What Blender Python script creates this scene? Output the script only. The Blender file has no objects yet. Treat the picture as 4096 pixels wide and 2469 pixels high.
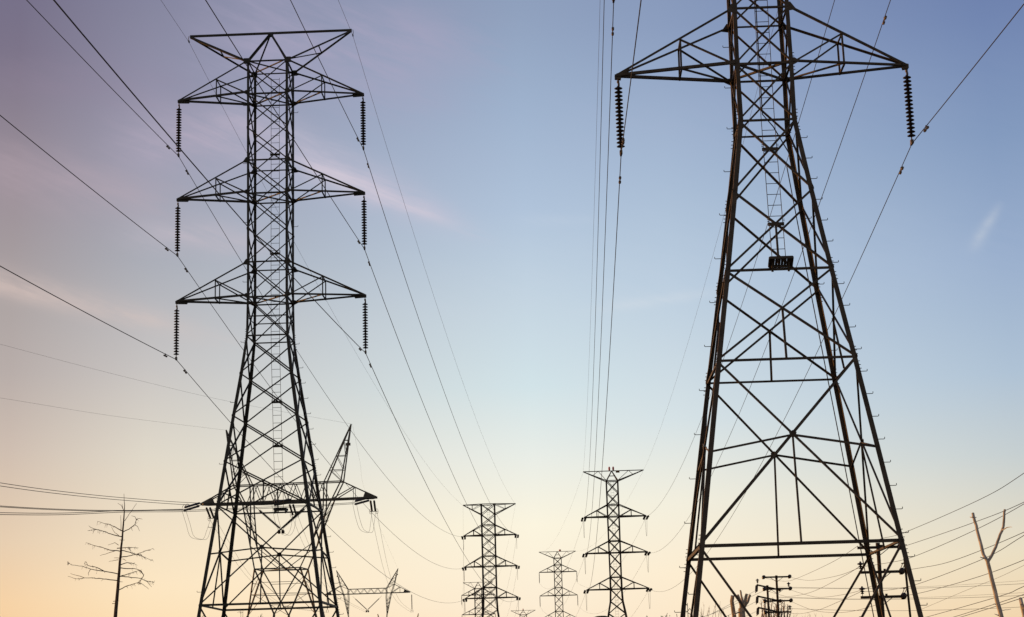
import bpy, math, random
from mathutils import Vector, Matrix

random.seed(7)
D = bpy.data
SC = bpy.context.scene
COL = SC.collection
rad = math.radians

# ------------------------------------------------------------------ camera
PITCH, ROLL, F_PX, CAM_H = rad(11.9), rad(1.6057), 7191.5, 1.7
cam_d = D.cameras.new('camera')
cam_d.sensor_fit = 'HORIZONTAL'
cam_d.sensor_width = 36.0
cam_d.lens = F_PX * 36.0 / 4096.0
cam_d.clip_end = 20000.0
cam = D.objects.new('camera', cam_d)
COL.objects.link(cam)
cam.matrix_world = (Matrix.Translation((0, 0, CAM_H)) @ Matrix.Rotation(math.pi / 2 + PITCH, 4, 'X')
                    @ Matrix.Rotation(-ROLL, 4, 'Z'))
SC.camera = cam

# ------------------------------------------------------------------ view
SC.view_settings.view_transform = 'Standard'
SC.view_settings.look = 'None'
SC.view_settings.exposure = 0.0
SC.view_settings.gamma = 1.0
SC.render.film_transparent = False

SUN_AZ, SUN_EL = rad(-72), rad(3.2)          # low sun, left of the view


def srgb(r, g, b):
    f = lambda c: (c / 255 / 12.92) if c / 255 <= 0.04045 else ((c / 255 + 0.055) / 1.055) ** 2.4
    return (f(r), f(g), f(b), 1.0)


# ------------------------------------------------------------------ sky (world)
W = D.worlds.new('World')
SC.world = W
W.use_nodes = True
NT = W.node_tree
NT.nodes.clear()


def nd(t, **kw):
    n = NT.nodes.new(t)
    for k, v in kw.items():
        setattr(n, k, v)
    return n


def put(sock, v):
    if isinstance(v, (int, float)):
        sock.default_value = v
    elif isinstance(v, tuple):
        sock.default_value = v
    else:
        NT.links.new(v, sock)


def M(op, a, b=0.0, c=None, clamp=False):
    n = nd('ShaderNodeMath', operation=op, use_clamp=clamp)
    put(n.inputs[0], a)
    put(n.inputs[1], b)
    if c is not None:
        put(n.inputs[2], c)
    return n.outputs[0]


def MIX(fac, a, b):
    n = nd('ShaderNodeMix', data_type='RGBA', clamp_factor=True)
    put(n.inputs[0], fac)
    put(n.inputs[6], a)
    put(n.inputs[7], b)
    return n.outputs[2]


def STEP(x, a, b):
    n = nd('ShaderNodeMapRange', interpolation_type='SMOOTHSTEP', clamp=True)
    put(n.inputs[0], x)
    n.inputs[1].default_value = a
    n.inputs[2].default_value = b
    return n.outputs[0]


tc = nd('ShaderNodeTexCoord')
sep = nd('ShaderNodeSeparateXYZ')
NT.links.new(tc.outputs['Generated'], sep.inputs[0])
dx, dy, dz = sep.outputs
DEG = 180 / math.pi
EL = M('MULTIPLY', M('ARCSINE', dz), DEG)                  # elevation, degrees
AZ = M('MULTIPLY', M('ARCTAN2', dx, dy), DEG)              # azimuth right of north, degrees


def ramp(stops):
    """colour against elevation (degrees from -2 to 38)"""
    n = nd('ShaderNodeValToRGB')
    e = n.color_ramp
    e.interpolation = 'EASE' if False else 'LINEAR'
    for k, (el, c) in enumerate(stops):
        pos = (el + 2) / 40
        if k < 2:
            s = e.elements[k]
            s.position = pos
        else:
            s = e.elements.new(pos)
        s.color = srgb(*c)
    put(n.inputs[0], M('DIVIDE', M('ADD', EL, 2.0), 40.0, clamp=True))
    return n.outputs[0]


SKY = [  # azimuth, stops (elevation, srgb)
    (-15.9, [(-2, (216, 160, 108)), (1.6, (249, 208, 158)), (2.9, (247, 211, 167)), (4.8, (232, 207, 178)), (7.6, (207, 190, 177)), (9.9, (185, 174, 170)),
             (12, (174, 165, 164)), (15.7, (154, 143, 152)), (19.8, (124, 116, 137)), (26, (104, 104, 138)), (38, (66, 76, 120))]),
    (-11.7, [(-2, (226, 172, 118)), (1.8, (254, 224, 180)), (3.4, (254, 231, 195)), (7.4, (225, 217, 202)), (10.1, (201, 197, 195)),
             (13.5, (171, 174, 184)), (16.5, (158, 158, 177)), (19, (146, 145, 168)), (21.1, (136, 136, 160)), (26, (114, 120, 156)), (38, (70, 82, 130))]),
    (0.5, [(-2, (230, 178, 126)), (1.6, (253, 232, 202)), (2.5, (254, 238, 213)), (5, (253, 246, 224)), (7.1, (235, 239, 232)), (9.4, (211, 228, 233)),
           (11.9, (198, 215, 227)), (15, (177, 196, 219)), (18.2, (159, 179, 206)), (21.2, (145, 162, 191)), (38, (72, 90, 140))]),
    (5.2, [(-2, (226, 176, 126)), (1.6, (253, 231, 200)), (3.4, (254, 238, 210)), (5.6, (244, 240, 223)), (8.2, (215, 227, 231)),
           (12.5, (187, 206, 224)), (16.4, (165, 185, 211)), (20.6, (140, 158, 191)), (38, (70, 88, 138))]),
    (15.7, [(-2, (208, 156, 110)), (1.2, (242, 211, 168)), (2.1, (242, 217, 179)), (3.6, (235, 223, 196)), (6.6, (199, 208, 210)), (9.1, (176, 195, 214)),
            (12.6, (155, 176, 206)), (16.4, (132, 155, 191)), (20, (114, 134, 177)), (26, (88, 104, 150)), (38, (58, 74, 122))]),
]
col = ramp(SKY[0][1])
for (a0, _), (a1, st) in zip(SKY, SKY[1:]):
    n = nd('ShaderNodeMapRange', clamp=True)
    put(n.inputs[0], AZ)
    n.inputs[1].default_value = a0
    n.inputs[2].default_value = a1
    col = MIX(n.outputs[0], col, ramp(st))

# thin pink cirrus: fibrous streaks laid over the sky in azimuth / elevation
def noise(ang, sx, sy, detail, rough, seed, dist=0.0):
    n = nd('ShaderNodeTexNoise', noise_dimensions='3D')
    n.inputs['Scale'].default_value = 1.0
    n.inputs['Detail'].default_value = detail
    n.inputs['Roughness'].default_value = rough
    n.inputs['Distortion'].default_value = dist
    c = nd('ShaderNodeCombineXYZ')
    ca, sa = math.cos(rad(ang)), math.sin(rad(ang))
    put(c.inputs[0], M('MULTIPLY', M('ADD', M('MULTIPLY', AZ, ca), M('MULTIPLY', EL, sa)), sx))
    put(c.inputs[1], M('MULTIPLY', M('SUBTRACT', M('MULTIPLY', EL, ca), M('MULTIPLY', AZ, sa)), sy))
    c.inputs[2].default_value = seed
    NT.links.new(c.outputs[0], n.inputs['Vector'])
    return n.outputs[0]


WARP = noise(-15, 0.16, 0.45, 4.0, 0.55, 3.1)
FIBRE = STEP(noise(-20, 0.30, 2.1, 8.0, 0.66, 0.4, 0.5), 0.30, 0.74)
PUFF = STEP(noise(-10, 0.22, 0.55, 6.0, 0.6, 8.2, 0.3), 0.34, 0.70)


def cloud(col, a0, e0, a1, e1, w0, w1, alpha, tint, fib=0.6, warp=1.0):
    """a streak of thin cloud from (a0,e0) to (a1,e1) in degrees, half widths w0, w1"""
    L = math.hypot(a1 - a0, e1 - e0)
    ux, uy = (a1 - a0) / L, (e1 - e0) / L
    da, de = M('SUBTRACT', AZ, a0), M('SUBTRACT', EL, e0)
    s = M('DIVIDE', M('ADD', M('MULTIPLY', da, ux), M('MULTIPLY', de, uy)), L)
    t = M('SUBTRACT', M('MULTIPLY', de, ux), M('MULTIPLY', da, uy))
    t = M('ADD', t, M('MULTIPLY', M('SUBTRACT', WARP, 0.5), warp * (w0 + w1)))
    w = M('ADD', M('MULTIPLY', M('MAXIMUM', M('MINIMUM', s, 1.0), 0.0), w1 - w0), w0)
    g = M('POWER', math.e, M('MULTIPLY', M('POWER', M('ABSOLUTE', M('DIVIDE', t, w)), 1.8), -1.0))
    ends = M('MULTIPLY', STEP(s, -0.25, 0.25), M('SUBTRACT', 1.0, STEP(M('ADD', s, M('MULTIPLY', M('SUBTRACT', FIBRE, 0.5), 0.25)), 0.65, 1.12)))
    tex = M('ADD', M('MULTIPLY', FIBRE, fib), M('MULTIPLY', PUFF, 1.0 - fib))
    k = M('MULTIPLY', M('MULTIPLY', g, ends), M('MULTIPLY', M('ADD', tex, 0.18), alpha))
    return MIX(k, col, srgb(*tint))


col = cloud(col, -8.6, 17.6, -1.2, 14.35, 0.85, 0.34, 0.85, (208, 198, 214), 0.65, 0.7)
col = cloud(col, -6.6, 16.6, -1.4, 14.4, 0.26, 0.14, 0.5, (222, 210, 220), 0.5, 0.5)
col = cloud(col, -12.6, 17.5, -7.4, 17.3, 0.8, 0.8, 0.7, (196, 180, 198), 0.5)
col = cloud(col, -17.5, 16.2, -10.5, 15.2, 0.9, 0.8, 0.4, (192, 172, 182), 0.5)
col = cloud(col, -12.2, 14.2, -7.6, 14.1, 0.6, 0.5, 0.6, (202, 190, 200), 0.5)
col = cloud(col, -17.5, 13.0, -9.5, 11.1, 0.42, 0.35, 0.8, (222, 200, 192), 0.45, 0.6)
col = cloud(col, -9.5, 20.6, -0.4, 19.9, 1.5, 1.3, 0.7, (176, 168, 194), 0.6)
col = cloud(col, -16.5, 19.0, -9.5, 18.7, 0.9, 0.8, 0.3, (150, 134, 156), 0.5)
col = cloud(col, 2.6, 11.75, 6.8, 12.2, 0.22, 0.16, 0.4, (214, 222, 230), 0.7, 0.5)
col = cloud(col, 0.4, 14.7, 3.0, 14.6, 0.2, 0.16, 0.32, (200, 212, 228), 0.7, 0.5)
col = cloud(col, 14.8, 13.0, 15.8, 14.35, 0.2, 0.13, 0.5, (192, 202, 216), 0.7, 0.6)
col = cloud(col, -4.0, 12.2, 16.0, 13.4, 1.6, 1.6, 0.14, (206, 214, 228), 0.7)
col = cloud(col, -2.0, 17.0, 16.0, 18.0, 1.6, 1.6, 0.10, (176, 182, 210), 0.7)

# away from the sunset the dusk sky is darker
front = STEP(dy, -0.25, 0.75)
back = MIX(STEP(EL, 0.0, 40.0), srgb(196, 184, 168), srgb(112, 116, 132))
col = MIX(front, back, col)
glow = M('MULTIPLY', STEP(M('ADD', M('MULTIPLY', dx, math.sin(SUN_AZ)), M('MULTIPLY', dy, math.cos(SUN_AZ))), 0.55, 1.0),
         M('SUBTRACT', 1.0, STEP(EL, 0.0, 22.0)))
beyond = M('SUBTRACT', 1.0, STEP(AZ, -34.0, -18.0))
col = MIX(M('MULTIPLY', M('MULTIPLY', glow, beyond), 0.8), col, srgb(255, 190, 110))

nish = nd('ShaderNodeTexSky', sky_type='NISHITA')
nish.sun_disc = False
nish.sun_elevation = SUN_EL
nish.sun_rotation = SUN_AZ
scl = nd('ShaderNodeVectorMath', operation='SCALE')
NT.links.new(nish.outputs[0], scl.inputs[0])
scl.inputs['Scale'].default_value = 0.10
col = MIX(0.012, col, scl.outputs[0])
bg = nd('ShaderNodeBackground')
put(bg.inputs[0], col)
bg.inputs[1].default_value = 1.0
NT.links.new(bg.outputs[0], nd('ShaderNodeOutputWorld').inputs[0])

# ------------------------------------------------------------------ sun
sd = D.lights.new('sun', 'SUN')
sd.energy = 4.6
sd.angle = rad(0.5)
sd.color = (1.0, 0.46, 0.13)
sun = D.objects.new('sun', sd)
COL.objects.link(sun)
sdir = Vector((math.sin(SUN_AZ) * math.cos(SUN_EL), math.cos(SUN_AZ) * math.cos(SUN_EL), math.sin(SUN_EL)))
sun.rotation_euler = sdir.to_track_quat('Z', 'Y').to_euler()


# ------------------------------------------------------------------ materials
def mat(name, c1, c2, scale=3.0, rough=0.6, metal=0.0, bump=0.0, detail=4.0, spec=0.3):
    m = D.materials.new(name)
    m.use_nodes = True
    t = m.node_tree
    b = t.nodes['Principled BSDF']
    x = t.nodes.new('ShaderNodeTexCoord')
    n = t.nodes.new('ShaderNodeTexNoise')
    n.inputs['Scale'].default_value = scale
    n.inputs['Detail'].default_value = detail
    t.links.new(x.outputs['Object'], n.inputs['Vector'])
    r = t.nodes.new('ShaderNodeValToRGB')
    r.color_ramp.elements[0].position = 0.35
    r.color_ramp.elements[1].position = 0.68
    r.color_ramp.elements[0].color = (*c1, 1)
    r.color_ramp.elements[1].color = (*c2, 1)
    t.links.new(n.outputs[0], r.inputs[0])
    t.links.new(r.outputs[0], b.inputs['Base Color'])
    b.inputs['Roughness'].default_value = rough
    b.inputs['Metallic'].default_value = metal
    b.inputs['Specular IOR Level'].default_value = spec
    if bump:
        k = t.nodes.new('ShaderNodeBump')
        k.inputs['Strength'].default_value = bump
        k.inputs['Distance'].default_value = 0.02
        t.links.new(n.outputs[0], k.inputs['Height'])
        t.links.new(k.outputs[0], b.inputs['Normal'])
    return m


STEEL = mat('weathered_brown_steel', (0.040, 0.031, 0.024), (0.085, 0.066, 0.049), 2.2, 0.62, bump=0.25)
STEEL_L = mat('dark_green_grey_steel', (0.020, 0.021, 0.018), (0.050, 0.047, 0.040), 2.2, 0.6, bump=0.2)
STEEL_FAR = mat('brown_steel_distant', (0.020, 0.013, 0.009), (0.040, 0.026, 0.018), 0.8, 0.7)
STEEL_HAZED = mat('haze_lightened_steel_distant', (0.045, 0.034, 0.026), (0.085, 0.064, 0.048), 0.8, 0.7)  # distant brown steel with the fade of haze put into its base colour
STEEL_W = mat('grey_galvanised_steel', (0.065, 0.060, 0.050), (0.125, 0.115, 0.095), 0.8, 0.65)
CABLE = mat('dull_aluminium_cable', (0.020, 0.018, 0.018), (0.034, 0.030, 0.029), 0.6, 0.6)
GWIRE = mat('grey_steel_wire', (0.06, 0.055, 0.055), (0.09, 0.08, 0.08), 0.6, 0.6)
GLAZE = mat('brown_glazed_porcelain', (0.012, 0.007, 0.006), (0.022, 0.012, 0.010), 6.0, 0.38, spec=0.4)
FITTING = mat('galvanised_fitting', (0.10, 0.08, 0.06), (0.17, 0.13, 0.10), 8.0, 0.5)
BOLT = mat('bolt_steel', (0.02, 0.015, 0.012), (0.05, 0.04, 0.03), 10.0, 0.5)
WOOD = mat('creosoted_pole_wood', (0.018, 0.012, 0.009), (0.045, 0.030, 0.022), 3.0, 0.8, bump=0.4)
BARK = mat('dead_bark', (0.045, 0.035, 0.030), (0.11, 0.085, 0.07), 5.0, 0.85, bump=0.5)
PALE = mat('pale_smooth_bark', (0.30, 0.28, 0.26), (0.56, 0.52, 0.48), 4.0, 0.8, bump=0.3)
TWIG = mat('dark_twigs', (0.02, 0.014, 0.010), (0.05, 0.035, 0.025), 6.0, 0.8)
RED = mat('red_lamp_glass', (0.45, 0.05, 0.05), (0.6, 0.1, 0.09), 4.0, 0.3)
BOXM = mat('brown_painted_box', (0.09, 0.05, 0.02), (0.15, 0.085, 0.035), 4.0, 0.5)
GROUND = mat('dry_winter_grass', (0.05, 0.042, 0.024), (0.12, 0.10, 0.055), 0.4, 0.95, bump=0.6, detail=10)
BARK_L = mat('bare_branch_bark', (0.26, 0.215, 0.17), (0.46, 0.39, 0.32), 4.0, 0.85, bump=0.3)


# ------------------------------------------------------------------ mesh helpers
class MB:
    """collects shapes and links them as ONE mesh object"""

    def __init__(self):
        self.v, self.f = [], []

    def loft(self, rings, caps=True, closed=True):
        b = len(self.v)
        n = len(rings[0])
        for r in rings:
            self.v += [tuple(p) for p in r]
        for i in range(len(rings) - 1):
            for j in range(n if closed else n - 1):
                k = (j + 1) % n
                self.f.append((b + i * n + j, b + i * n + k, b + (i + 1) * n + k, b + (i + 1) * n + j))
        if caps:
            self.f.append(tuple(b + j for j in reversed(range(n))))
            self.f.append(tuple(b + (len(rings) - 1) * n + j for j in range(n)))
        return self

    def angle(self, p, q, n, w, t=None, off=0.0):
        """rolled steel angle from p to q: one flange in the face with normal n, one flange standing in behind it"""
        p, q, n = Vector(p), Vector(q), Vector(n).normalized()
        d = (q - p).normalized()
        s = d.cross(n).normalized()
        n = s.cross(d).normalized()
        t = t or max(0.010, w * 0.14)
        prof = [(-w / 2, 0), (w / 2, 0), (w / 2, -w), (w / 2 - t, -w), (w / 2 - t, -t), (-w / 2, -t)]
        self.loft([[o + s * a + n * (b + off) for a, b in prof] for o in (p, q)])
        return self

    def bar(self, p, q, w, h=None):
        p, q = Vector(p), Vector(q)
        h = h or w
        d = (q - p).normalized()
        up = Vector((0, 0, 1)) if abs(d.z) < 0.95 else Vector((0, 1, 0))
        s = d.cross(up).normalized()
        u = s.cross(d)
        self.loft([[o + s * (a * w / 2) + u * (b * h / 2) for a, b in ((-1, -1), (1, -1), (1, 1), (-1, 1))] for o in (p, q)])
        return self

    def box(self, c, sx, sy, sz, rz=0.0):
        c = Vector(c)
        m = Matrix.Rotation(rz, 3, 'Z')
        self.loft([[c + m @ Vector((a * sx / 2, b * sy / 2, z * sz / 2)) for a, b in ((-1, -1), (1, -1), (1, 1), (-1, 1))]
                   for z in (-1, 1)])
        return self

    def tube(self, pts, r, n=6, r2=None):
        pts = [Vector(p) for p in pts]
        r2 = r if r2 is None else r2
        rings = []
        prev = None
        for i, p in enumerate(pts):
            d = (pts[min(i + 1, len(pts) - 1)] - pts[max(i - 1, 0)])
            d = d.normalized() if d.length > 1e-9 else Vector((0, 0, 1))
            if prev is None:
                ref = Vector((0, 0, 1)) if abs(d.z) < 0.9 else Vector((1, 0, 0))
                s = d.cross(ref).normalized()
            else:
                s = (prev - d * prev.dot(d)).normalized()
            prev = s
            u = s.cross(d)
            rr = r + (r2 - r) * i / max(1, len(pts) - 1)
            rings.append([p + (s * math.cos(a) + u * math.sin(a)) * rr for a in [2 * math.pi * k / n for k in range(n)]])
        return self.loft(rings)

    def lathe(self, prof, c=(0, 0, 0), n=16, axis=None):
        c = Vector(c)
        R = Matrix.Identity(3) if axis is None else Vector(axis).normalized().to_track_quat('Z', 'Y').to_matrix()
        return self.loft([[c + R @ Vector((r * math.cos(2 * math.pi * k / n), r * math.sin(2 * math.pi * k / n), z))
                           for k in range(n)] for r, z in prof])

    def prism(self, poly, y0, y1):
        """outline poly in x,z extruded along y"""
        return self.loft([[Vector((x, y, z)) for x, z in poly] for y in (y0, y1)])

    def mesh(self, name, m, smooth=False):
        me = D.meshes.new(name)
        me.from_pydata(self.v, [], self.f)
        me.materials.append(m)
        if smooth:
            for p in me.polygons:
                p.use_smooth = True
        me.update()
        return me

    def build(self, name, m, parent=None, smooth=False):
        return put_mesh(name, self.mesh(name, m, smooth), parent)


def put_mesh(name, me, parent=None):
    o = D.objects.new(name, me)
    COL.objects.link(o)
    o.parent = parent
    return o


def tag(o, label=None, cat=None, group=None, kind=None):
    for k, v in (('label', label), ('category', cat), ('group', group), ('kind', kind)):
        if v:
            o[k] = v
    return o


def thing(name, label, cat, loc=(0, 0, 0), rz=0.0, group=None):
    o = D.objects.new(name, None)
    o.empty_display_size = 0.3
    COL.objects.link(o)
    o.location = loc
    o.rotation_euler = (0, 0, rz)
    return tag(o, label, cat, group)


def spot(px, py, y):
    """the place at depth y (metres north of the camera) on the sight line through a point of the 4096 px wide photo"""
    u, v = px - 2048, 1234.5 - py
    cr, sr = math.cos(ROLL), math.sin(ROLL)
    X, V = u * cr + v * sr, -u * sr + v * cr
    d = Vector((X, F_PX * math.cos(PITCH) - V * math.sin(PITCH), F_PX * math.sin(PITCH) + V * math.cos(PITCH)))
    return Vector((0, 0, CAM_H)) + d * (y / d.y)


# ------------------------------------------------------------------ ground
g = MB()
N = 40
xs = [-5000 + 10000 * i / N for i in range(N + 1)]
ys = [-1500 + 7500 * i / N for i in range(N + 1)]
for y in ys:
    for x in xs:
        r = math.hypot(x, y)
        h = 0.0 if r < 700 else min(1, (r - 700) / 1500) * (6 * math.sin(x * 0.0021 + 1) + 5 * math.sin(y * 0.0017 + x * 0.0009))
        g.v.append((x, y, h))
for j in range(N):
    for i in range(N):
        a = j * (N + 1) + i
        g.f.append((a, a + 1, a + N + 2, a + N + 1))
tag(g.build('ground', GROUND, smooth=True), kind='structure')
hl = MB()
hc = spot(2405, 2469, 1150)
for j in range(13):
    t = j / 12
    rr = 1 - t
    hl_r = [(hc.x + math.cos(a) * 22 * rr ** 0.8, hc.y + math.sin(a) * 40 * rr ** 0.8,
             -6 + (hc.z + 6.9) * (1 - (1 - t) ** 2.2)) for a in [2 * math.pi * k / 28 for k in range(28)]]
    hl.v += hl_r
for j in range(12):
    for k in range(28):
        hl.f.append((j * 28 + k, j * 28 + (k + 1) % 28, (j + 1) * 28 + (k + 1) % 28, (j + 1) * 28 + k))
tag(hl.build('hill', GROUND, smooth=True), kind='structure')

# ------------------------------------------------------------------ insulators
DISC_PROF = [(0.018, 0.075), (0.05, 0.072), (0.055, 0.03), (0.10, 0.018), (0.150, -0.012), (0.153, -0.026), (0.13, -0.034),
             (0.09, -0.020), (0.04, -0.024), (0.022, -0.074)]
DISC = MB().lathe([(r * 0.96, z) for r, z in DISC_PROF], n=20).mesh('insulator_disc', GLAZE, True)


def suspension(label, top, n, pitch, group):
    """a hanging string of discs; top is the fixing on the arm. returns the point of the conductor clamp"""
    t = thing('insulator_string', label, 'insulator', top, 0, group)
    lk = MB()
    lk.tube([(0, 0, 0.02), (0, 0, -0.14)], 0.022)
    lk.lathe([(0.02, -0.10), (0.05, -0.13), (0.05, -0.2), (0.02, -0.23)], n=8)
    lk.tube([(0, 0, -0.2), (0.0, 0, -0.36)], 0.025)
    lk.box((0.03, 0, -0.27), 0.05, 0.05, 0.10)
    lk.build('hanger_link', FITTING, t)
    z = -0.40
    for k in range(n):
        d = put_mesh('insulator_disc', DISC, t)
        d.location = (0, 0, z - pitch * k)
        d.scale = (pitch / 0.144, pitch / 0.144, pitch / 0.146)
    zb = z - pitch * (n - 1)
    c = MB()
    c.tube([(0, 0, zb - 0.06), (0, 0, zb - 0.22)], 0.024)
    c.box((0, 0, zb - 0.24), 0.10, 0.16, 0.13)
    c.box((0, 0, zb - 0.31), 0.07, 0.34, 0.06)
    c.build('clamp', FITTING, t)
    return Vector(top) + Vector((0, 0, zb - 0.31))


def strain(label, p, q, group, gap=0.5, r=0.18, n=11):
    """twin tension strings between arm tip p and yoke q, one thing"""
    p, q = Vector(p), Vector(q)
    t = thing('strain_insulator', label, 'insulator', p, 0, group)
    d = q - p
    L = d.length
    d.normalize()
    s = d.cross(Vector((0, 0, 1))).normalized() * (gap / 2)
    for k in (-1, 1):
        m = MB()
        prof = [(0.03, 0.0), (0.03, 0.15 * L)]
        for i in range(n):
            a = 0.15 * L + 0.72 * L * i / n
            b = 0.72 * L / n
            prof += [(0.05, a), (r, a + b * 0.35), (r, a + b * 0.5), (0.05, a + b * 0.8)]
        prof += [(0.03, 0.9 * L), (0.03, L)]
        m.lathe(prof, c=s * k, n=8, axis=d)
        m.build('disc_string', GLAZE, t)
    MB().bar(d * (L - 0.02) - s * 1.3, d * (L - 0.02) + s * 1.3, 0.10, 0.06).build('yoke_plate', STEEL_FAR, t)
    return q


def parabola(p, q, sag, n=48):
    p, q = Vector(p), Vector(q)
    out = []
    for i in range(n + 1):
        t = i / n
        v = p.lerp(q, t)
        v.z -= 4 * sag * t * (1 - t)
        out.append(v)
    return out


def damper(parent, p, d):
    """dumb-bell vibration damper hung under the wire at p, wire direction d"""
    d = Vector(d).normalized()
    c = Vector(p) + Vector((0, 0, -0.10))
    m = MB()
    m.bar(Vector(p) + Vector((0, 0, 0.03)), c, 0.05, 0.05)
    m.tube([c - d * 0.26, c + d * 0.26], 0.014)
    for k in (-1, 1):
        m.tube([c + d * (k * 0.14), c + d * (k * 0.29)], 0.05, 8)
    m.build('vibration_damper', FITTING, parent)


def wire(label, pts, r, group, m=None, name='power_line', cat='power line'):
    b = MB()
    b.tube(pts, r, 6)
    return tag(b.build(name, m or CABLE, smooth=True), label, cat, group)


# ------------------------------------------------------------------ big lattice pylons
FACES = [((-1, -1), (1, -1), (0, -1, 0)), ((1, -1), (1, 1), (1, 0, 0)), ((1, 1), (-1, 1), (0, 1, 0)), ((-1, 1), (-1, -1), (-1, 0, 0))]
STEPB = MB().tube([(0, 0, 0), (0.2, 0, 0.0), (0.222, 0, 0.012), (0.225, 0, 0.07)], 0.013, 6).mesh('step_bolt', BOLT)


class Pylon:
    def __init__(self, root, levels, steel):
        self.root, self.lv, self.m = root, dict(levels), steel
        self.order = sorted(levels, key=lambda k: -k[1][0])

    def w(self, z):
        p = sorted(self.lv.values())
        if z <= p[0][0]:
            (z0, w0), (z1, w1) = p[0], p[1]
        elif z >= p[-1][0]:
            (z0, w0), (z1, w1) = p[-2], p[-1]
        else:
            for (z0, w0), (z1, w1) in zip(p, p[1:]):
                if z0 <= z <= z1:
                    break
        return w0 + (w1 - w0) * (z - z0) / (z1 - z0)

    def c(self, key, s):
        z, w = self.lv[key] if isinstance(key, str) else (key, self.w(key))
        return Vector((s[0] * w, s[1] * w, z))

    def legs(self, wid):
        """wid(z) gives the flange width"""
        self.leg = {}
        for s in ((-1, -1), (1, -1), (1, 1), (-1, 1)):
            m = MB()
            rings = []
            for z, w in sorted(self.lv.values()):
                b = wid(z)
                t = b * 0.13
                sx, sy = s
                o = Vector((sx * w, sy * w, z))
                rings.append([o + Vector((-sx * a, -sy * c_, 0)) for a, c_ in ((0, 0), (b, 0), (b, t), (t, t), (t, b), (0, b))])
            m.loft(rings)
            self.leg[s] = m.build('leg', self.m, self.root)

    def splice(self, s, keys, axis='x'):
        m = MB()
        for k in keys:
            z0 = self.lv[k][0]
            for i in range(7):
                z = z0 - 0.42 + i * 0.13
                if i == 3:
                    continue
                p = self.c(z, s)
                d = Vector((s[0] * 0.055, 0, 0)) if axis == 'x' else Vector((0, s[1] * 0.055, 0))
                q = p + Vector((-s[0] * 0.02, -s[1] * 0.06, 0))
                m.tube([q, q + d + d * 0.5], 0.014, 6)
        m.build('splice_bolts', BOLT, self.leg[s])

    def steps(self, s, z0, z1, dz):
        z = z0
        while z < z1:
            p = self.c(z, s) + Vector((0, -s[1] * 0.06, 0))
            o = put_mesh('step_bolt', STEPB, self.leg[s])
            o.location = p
            if s[0] < 0:
                o.rotation_euler = (0, 0, math.pi)
            z += dz

    def cross(self, a, b, wid, faces=(0, 1, 2, 3)):
        for i in faces:
            s0, s1, n = FACES[i]
            m = MB()
            m.angle(self.c(a, s0), self.c(b, s1), n, wid, off=-0.012)
            m.angle(self.c(a, s1), self.c(b, s0), n, wid, off=0.012 + wid * 0.12)
            m.build('cross_brace', self.m, self.root)

    def belt(self, a, wid, faces=(0, 1, 2, 3), hang=None):
        for i in faces:
            s0, s1, n = FACES[i]
            MB().angle(self.c(a, s0), self.c(a, s1), n, wid, off=-0.03).build('horizontal_strut', self.m, self.root)
            if hang:
                (zt, wt), (zb, wb) = self.lv[hang], self.lv[a]
                zk = zt + (zb - zt) * wt / (wt + wb)
                wk = self.w(zk)
                nn = Vector(n)
                MB().angle(nn * wk + Vector((0, 0, zk)), nn * wb + Vector((0, 0, zb)), n, 0.075, off=-0.05).build('hanger', self.m, self.root)

    def kpanel(self, a, kl, b, wid):
        (zt, wt), (zb, wb) = self.lv[a], self.lv[b]
        zk = zt + (zb - zt) * wt / (wt + wb)
        wk = self.w(zk)
        for i in range(4):
            s0, s1, n = FACES[i]
            nn = Vector(n)
            K = nn * wk + Vector((0, 0, zk))
            m = MB()
            for s in (s0, s1):
                m.angle(self.c(a, s), K, n, wid, off=-0.012)
                m.angle(K, self.c(b, s), n, wid, off=-0.012)
                m.angle(K + Vector((0, 0, -0.03)), self.c(kl, s), n, wid, off=-0.05)
            m.angle(K, nn * wb + Vector((0, 0, zb)), n, wid * 0.9, off=-0.04)
            m.build('portal_brace', self.m, self.root)
            g_ = MB()
            tx = Vector((-n[1], n[0], 0))
            g_.loft([[K + tx * (x * 0.13) + Vector((0, 0, z * 0.12)) + nn * o for x, z in ((-1, 0.4), (0, 1), (1, 0.4), (0.6, -1), (-0.6, -1))]
                     for o in (0.002, 0.016)])
            g_.build('gusset_plate', self.m, self.root)

    def splay(self, a, wid):
        z = 0.9
        for i in range(4):
            s0, s1, n = FACES[i]
            nn = Vector(n)
            c0 = nn * self.w(z) + Vector((0, 0, z))
            m = MB()
            for s in (s0, s1):
                m.angle(self.c(a, s), c0, n, wid, off=-0.012)
            m.angle(self.c(z, s0), self.c(z, s1), n, wid, off=-0.04)
            m.build('base_brace', self.m, self.root)

    def arm(self, side, zb, zt, span, wb_=0.105, wt_=0.08, tip=0.55, post=0.45):
        wb, wt = self.w(zb), self.w(zt)
        T = Vector((side * span, 0, zb + 0.02))
        m = MB()
        P = {}
        for y in (-1, 1):
            B, A = Vector((side * wb, y * wb, zb)), Vector((side * wt, y * wt, zt))
            Te = T + Vector((0, y * 0.05, 0))
            m.angle(B, Te, (0, 0, -1), wb_)
            m.angle(A, Te + Vector((0, 0, 0.06)), (0, y, 0), wt_)
            pa, pb = A.lerp(Te, post), B.lerp(Te, post)
            P[y] = (A, B, pa, pb)
            m.angle(pa, pb, (0, y, 0), 0.065, off=-0.03)
            m.angle(pa, B, (0, y, 0), 0.065, off=-0.05)
        m.bar(P[-1][3], P[1][3], 0.06)
        m.bar(P[-1][2], P[1][2], 0.05)
        m.bar(P[-1][3] + Vector((0, 0, 0.03)), P[1][1] + Vector((0, 0, 0.03)), 0.06)
        o = m.build('crossarm', self.m, self.root)
        g_ = MB()
        e = T + Vector((side * 0.08, 0, 0))
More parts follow.
